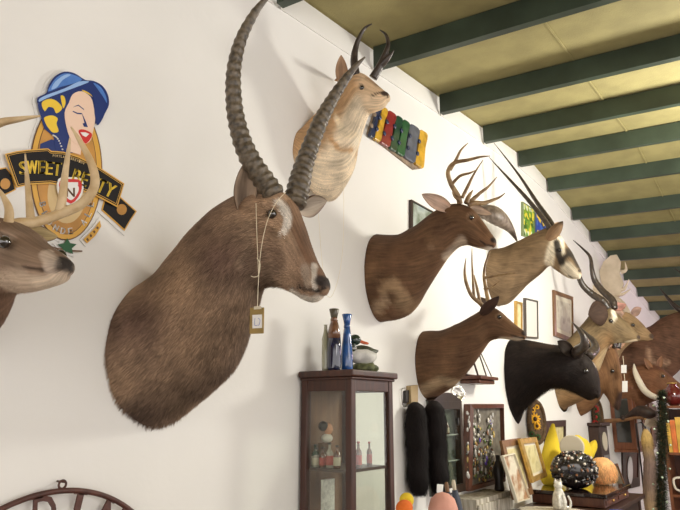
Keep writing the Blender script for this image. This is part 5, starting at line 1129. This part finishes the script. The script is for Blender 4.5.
# bird on a wall branch, shield beyond
shx=at_y(648,426,-.001); k=(at_y(649,426,0)-at_y(648,426,0)).length
s=empty('shield_plaque',shx,'red-brown wooden shield plaque on the far wall just behind the game bird','wall plaque')
mb=MB(); mb.prism([Vector((shx.x+a*k*8,-.001,shx.z+b*.36)) for a,b in smooth([(-1,.8),(0,1),(1,.8),(1,-.2),(0,-1),(-1,-.2)],3)],(0,-.04,0)); mb.build('shield',RDW,s,bevel=.01); mb=MB(); mb.lathe([(.12,0),(.12,.02),(.09,.03)],shx+Vector((0,-.0405,0)),20,axis=(0,-1,0)); mb.build('boss',OR,s)
BX_=8.0; BD=mat('dark_plumage',(.04,.022,.015),.6,var=.5,vs=14); BW=mat('white_feathers',(.70,.60,.48),.7)
pb=[at_x(656,414,BX_),at_x(649,413,BX_),at_x(640,411,BX_),at_x(631,414,BX_),at_x(624,419,BX_)]
s=empty('mounted_bird',Vector((BX_,-.001,pb[2].z-.05)),'dark game bird with a white tail fan on a branch below the white tusk','mounted bird')
mb=MB(); mb.smooth=True; mb.tube(pb,[.03,.065,.06,.03,.014],16,6); mb.build('body',BD,s)
mb=MB(); mb.smooth=True; mb.ball(pb[-1]+Vector((0,.01,.01)),.032); mb.tube([pb[-1]+Vector((0,.03,.01)),pb[-1]+Vector((0,.09,-.005))],[.014,.002],8,1); mb.build('head',BD,s)
mb=MB(); mb.smooth=True; mb.tube([(BX_,-.002,pb[2].z-.12),(BX_,pb[2].y*.5,pb[2].z-.10),(BX_,pb[2].y,pb[2].z-.07),(BX_,pb[2].y-.12,pb[2].z-.06)],[.03,.022,.018,.01],10,4); mb.build('branch',MDW,s)
for s2 in (-.02,.02): mb=MB(); mb.smooth=True; mb.tube([pb[2]+Vector((0,s2,-.04)),Vector((BX_,pb[2].y+s2,pb[2].z-.075))],.008,8,1); mb.build('leg',BD,s)
for t_ in range(6):
    a0=at_x(650,415,BX_+.01*t_); e=at_x(645+t_*2.6,428-abs(t_-2)*1.3,BX_+.01*t_); dd=(e-a0); sd=dd.normalized().cross(Vector((1,0,0))).normalized()*.02; mb=MB()
    mb.prism([a0-sd*.4,a0+dd*.6-sd,e-sd*.5,e+dd*.05,e+sd*.5,a0+dd*.6+sd,a0+sd*.4],(.0015,0,0)); mb.build('tail_feather',BW,s)
# hanging price cards
def hang(m_,px,py,lat,label,x_,h=11,w=5.5):
    r=empty('price_tag',m_.at(px,py,lat),label,'price tag'); mb=MB(); P=[m_.at(px+a,py+b,lat) for a,b in ((-w/2,0),(w/2,0),(w/2,h),(-w/2,h))]; mb.prism(P,m_.n1*.004); mb.build('card',SW,r)
    mb=MB(); mb.smooth=True; mb.tube([m_.at(px-1,py-9,lat*.9),m_.at(px-.4,py-4,lat),m_.at(px,py+.8,lat+.002)],.003,6,3); mb.build('string',STR,r)
hang(A,625,381,.20,'lower white price card hanging beside the face of the russet mount',0,11); hang(A,624,365,.20,'upper white price card hanging beside the face of the russet mount',0,8)
# slim artificial tree
TX,TY=6.0,-.955
TT_=at_x(662,396,6.0); TB_=at_x(661.5,508,6.0); SL=(TT_.y-TB_.y)/(TT_.z-TB_.z); TZ1=TT_.z
def ty(z): return TT_.y+(z-TZ1)*SL
TY=ty(0)
tr=empty('artificial_tree',(TX,TY,0),'slim dark green artificial tree trimmed with tiny lights, near the right edge','tree')
mb=MB(); mb.smooth=True; mb.tube([(TX,ty(0.005),0.005),(TX,ty(TZ1),TZ1)],.018,10,1); mb.build('trunk',MDW,tr)
NG=mat('needle_green',(.012,.018,.008),.7,col2=(.04,.05,.02),vs=30)
mb=MB(); rnd=random.Random(5)
for i in range(11000):
    z=rnd.uniform(.04,1.76); a=rnd.uniform(0,math.tau); R_=.068*(1.15-.15*z); b=Vector((TX+math.cos(a)*.014,ty(z)+math.sin(a)*.014,z)); t=Vector((TX+math.cos(a)*R_*rnd.uniform(.6,1.2),ty(z)+math.sin(a)*R_*rnd.uniform(.6,1.2),z+rnd.uniform(-.03,.03))); sd=Vector((-math.sin(a),math.cos(a),rnd.uniform(-.5,.5)))*.0035
    mb.add([b-sd,b+sd,t],[(0,1,2)])
o=mb.build('needles',NG,tr); o['kind']='stuff'
mb=MB(); mb.smooth=True; LT=mat('tiny_bulbs',(.45,.55,.42),.15,coat=1)
for i in range(26): z=.1+i*.064; a=i*1.9; mb.ball((TX+math.cos(a)*.065,ty(z)+math.sin(a)*.065,z),.010,seg=8,rings=6)
o=mb.build('light_string',LT,tr); o['kind']='stuff'
# tan pelt on a stand
PX=6.9; PYY=at_x(647,440,6.9).y; PYB=at_x(645,508,6.9).y-.05
furcoat('tan_fur_pelt','long tan fur pelt hanging from the ceiling-high pole, left of the green tree','pelt',[(PX,PYY,1.42,.02,.02),(PX,PYY,1.38,.05,.04),(PX,PYY,1.30,.075,.05),(PX,PYY,1.22,.055,.045),(PX,PYY,1.10,.09,.055),(PX,PYY+(PYB-PYY)*(1.42-.85),.85,.115,.06),(PX,PYY+(PYB-PYY)*(1.42-.55),.55,.12,.06),(PX,PYY+(PYB-PYY)*(1.42-.30),.30,.07,.04),(PX,PYY+(PYB-PYY)*(1.42-.1),.1,.03,.02)],lambda t,a:(.30+.12*math.sin(t*9),.20+.08*math.sin(t*9),.10),3500,.03)
st=empty('pelt_stand',(PX+.10,PYY+.10,0),'thin dark metal stand behind the tan pelt','stand'); mb=MB(); mb.smooth=True; mb.tube([(PX+.10,PYY+.10,.02),(PX+.10,PYY+.10,1.47),(PX+.05,PYY+.04,1.48),(PX,PYY,1.43)],.008,8,1); mb.build('pole',CAP,st); mb=MB(); mb.lathe([(.16,0),(.16,.015),(.02,.025)],(PX+.10,PYY+.10,0),24); mb.build('base',CAP,st)
# leaning greenish frame and blue bag right of the table
tilted('leaning_picture','olive-grey framed panel leaning on the wall right of the chest',(607,466),(616,464),(634,512),(622,516),-.35,-.12,.04,MDW,mat('olive_panel',(.22,.20,.12),.6,var=.2,vs=6))
bg_=at_y(606,500,-.9); sb_=empty('wooden_stool',(3.97,-.99,0),'dark wooden stool under the blue bag at the bottom edge','stool')
mb=MB(); mb.box((3.84,-1.12,.80),(4.12,-.86,.83)); mb.build('seat',DKW,sb_,bevel=.004)
for x in (3.85,4.08):
    for y in (-1.11,-.90): mb=MB(); mb.box((x,y,0),(x+.03,y+.03,.7995)); mb.build('leg',DKW,sb_)
BLU=mat('blue_plastic',(.02,.12,.62),.3,var=.3,vs=14,coat=.4)
q=at_z(606,512,.9); mb=MB(); mb.smooth=True; q=Vector((3.97,-.975,0)); mb.ball((q.x,q.y,.905),.08,sx=1,sy=.8,sz=.8,disp=.25,fr=12,seg=20,rings=14); mb.tube([(q.x,q.y,.94),(q.x+.005,q.y,1.0),(q.x+.01,q.y,1.05)],[.05,.03,.04],12,4); o=mb.build('blue_bag',BLU,None,loc=(q.x,q.y,.8305)); tag(o,'crumpled bright blue plastic bag at the bottom edge, right of the chest','bag')
o.data.transform(Matrix.Identity(4))
# open shelves at the right edge, seen from their end
SX0,SX1,SY0,SY1=7.6,8.0,-1.83,-.67
su=empty('open_shelves',((SX0+SX1)/2,(SY0+SY1)/2,0),'wooden open shelf unit full of colourful goods at the right edge','shelf unit')
for y in (SY0,SY1-.03): mb=MB(); mb.box((SX0,y,0),(SX1,y+.03,1.66)); mb.build('side_panel',OR,su)
for z in (.3,.72,1.14,1.62): mb=MB(); mb.box((SX0+.001,SY0+.0305,z),(SX1-.001,SY1-.0305,z+.025)); mb.build('shelf',OR,su)
mb=MB(); mb.box((SX1-.012,SY0+.031,.33),(SX1-.001,SY1-.031,1.61)); mb.build('back_panel',RDW,su)
cols=[('yellow',(.75,.45,.08)),('orange',(.75,.20,.05)),('cream',(.7,.6,.45)),('red',(.5,.04,.03)),('tan',(.5,.32,.15)),('white',(.75,.72,.68)),('teal',(.05,.2,.2))]
BKM={n_:mat('book_'+n_,c_,.5,var=.2,vs=10) for n_,c_ in cols}
def book(y,z,h,w,cn,label):
    b=empty('book',(SX0+.1,y,z),label,'book','books in the open shelf unit'); mb=MB(); mb.box((SX0+.02,y,z+.0005),(SX0+.20,y+w,z+h)); mb.build('cover',BKM[cn],b); mb=MB(); mb.box((SX0+.03,y+w*.12,z+h-.006),(SX0+.202,y+w*.88,z+h+.0015)); mb.build('page_block',PASS,b)
seq=['yellow','orange','yellow','cream','orange','red','tan','yellow','cream','white','teal','orange']
y=SY1-.04
ordw=['nearest the wall','second from the wall','third from the wall','fourth from the wall','fifth from the wall','sixth from the wall','seventh from the wall','eighth from the wall','ninth from the wall','tenth from the wall','eleventh from the wall','twelfth from the wall']
for i,cn in enumerate(seq):
    w=.035+.012*((i*7)%3); y-=w+.004; book(y,1.1655,.30+.03*((i*5)%4),w,cn,'tall %s book on the upper open shelf, %s'%(cn,ordw[i]))
JUG=mat('white_enamel',(.72,.66,.56),.25,coat=.5); REDM=mat('red_enamel',(.45,.03,.02),.25,coat=.6)
def loopjug(y,z,m,lb,r=.07,name='enamel_jug'):
    b=empty(name,(SX0+.1,y,z),lb,'jug'); mb=MB(); mb.smooth=True; mb.lathe([(r*.8,0),(r,.02),(r,.12),(r*.7,.18),(r*.8,.21)],(SX0+.1,y,z+.0005),22); mb.build('body',m,b)
    mb=MB(); mb.smooth=True; mb.tube([(SX0+.05,y+r*.8,z+.17),(SX0+.03,y+r*1.7,z+.15),(SX0+.03,y+r*1.6,z+.06),(SX0+.06,y+r*.9,z+.03)],.013,8,5); mb.build('handle',m,b)
loopjug(-.84,.7455,JUG,'white enamel jug with a looped handle on the middle open shelf'); loopjug(-1.14,.7455,JUG,'second white enamel jug, farther from the wall on the middle open shelf')
for i,(y,w,h,m,lb) in enumerate(((-.83,.18,.10,REDM,'red tin box on the low open shelf near the wall'),(-1.06,.16,.14,BKM['tan'],'tan box on the low open shelf'),(-1.27,.14,.12,BKM['teal'],'teal box on the low open shelf'))):
    b=empty('tin_box',(SX0+.12,y,.3255),lb,'box'); mb=MB(); mb.box((SX0+.03,y-w/2,.3255),(SX0+.25,y+w/2,.3255+h)); mb.build('body',m,b,bevel=.004); mb=MB(); mb.box((SX0+.025,y-w/2-.004,.3258+h),(SX0+.255,y+w/2+.004,.345+h)); mb.build('lid',m,b,bevel=.003)
v=empty('dark_red_vase',(SX0+.15,-.80,1.645+.0005),'round dark red vase on top of the open shelf unit','vase'); mb=MB(); mb.smooth=True; mb.lathe([(.04,0),(.09,.04),(.11,.10),(.09,.17),(.04,.21),(.05,.235)],(SX0+.15,-.80,1.6455),22); mb.build('body',mat('oxblood_glaze',(.12,.012,.012),.15,coat=1),v); mb=MB(); mb.smooth=True; mb.lathe([(.05,.232),(.056,.24),(.05,.245)],(SX0+.15,-.80,1.6455),22); mb.build('rim',GILT,v)
for i,(y,h,m,lb) in enumerate(((-1.06,.20,BKM['cream'],'cream pot on top of the open shelf unit'),(-1.32,.26,BKM['tan'],'tan pot on top of the open shelf unit'))):
    v=empty('pot',(SX0+.15,y,1.6455),lb,'pot'); mb=MB(); mb.smooth=True; mb.lathe([(.06,0),(.09,.03),(.08,h*.8),(.095,h)],(SX0+.15,y,1.6455),22); mb.build('body',m,v)
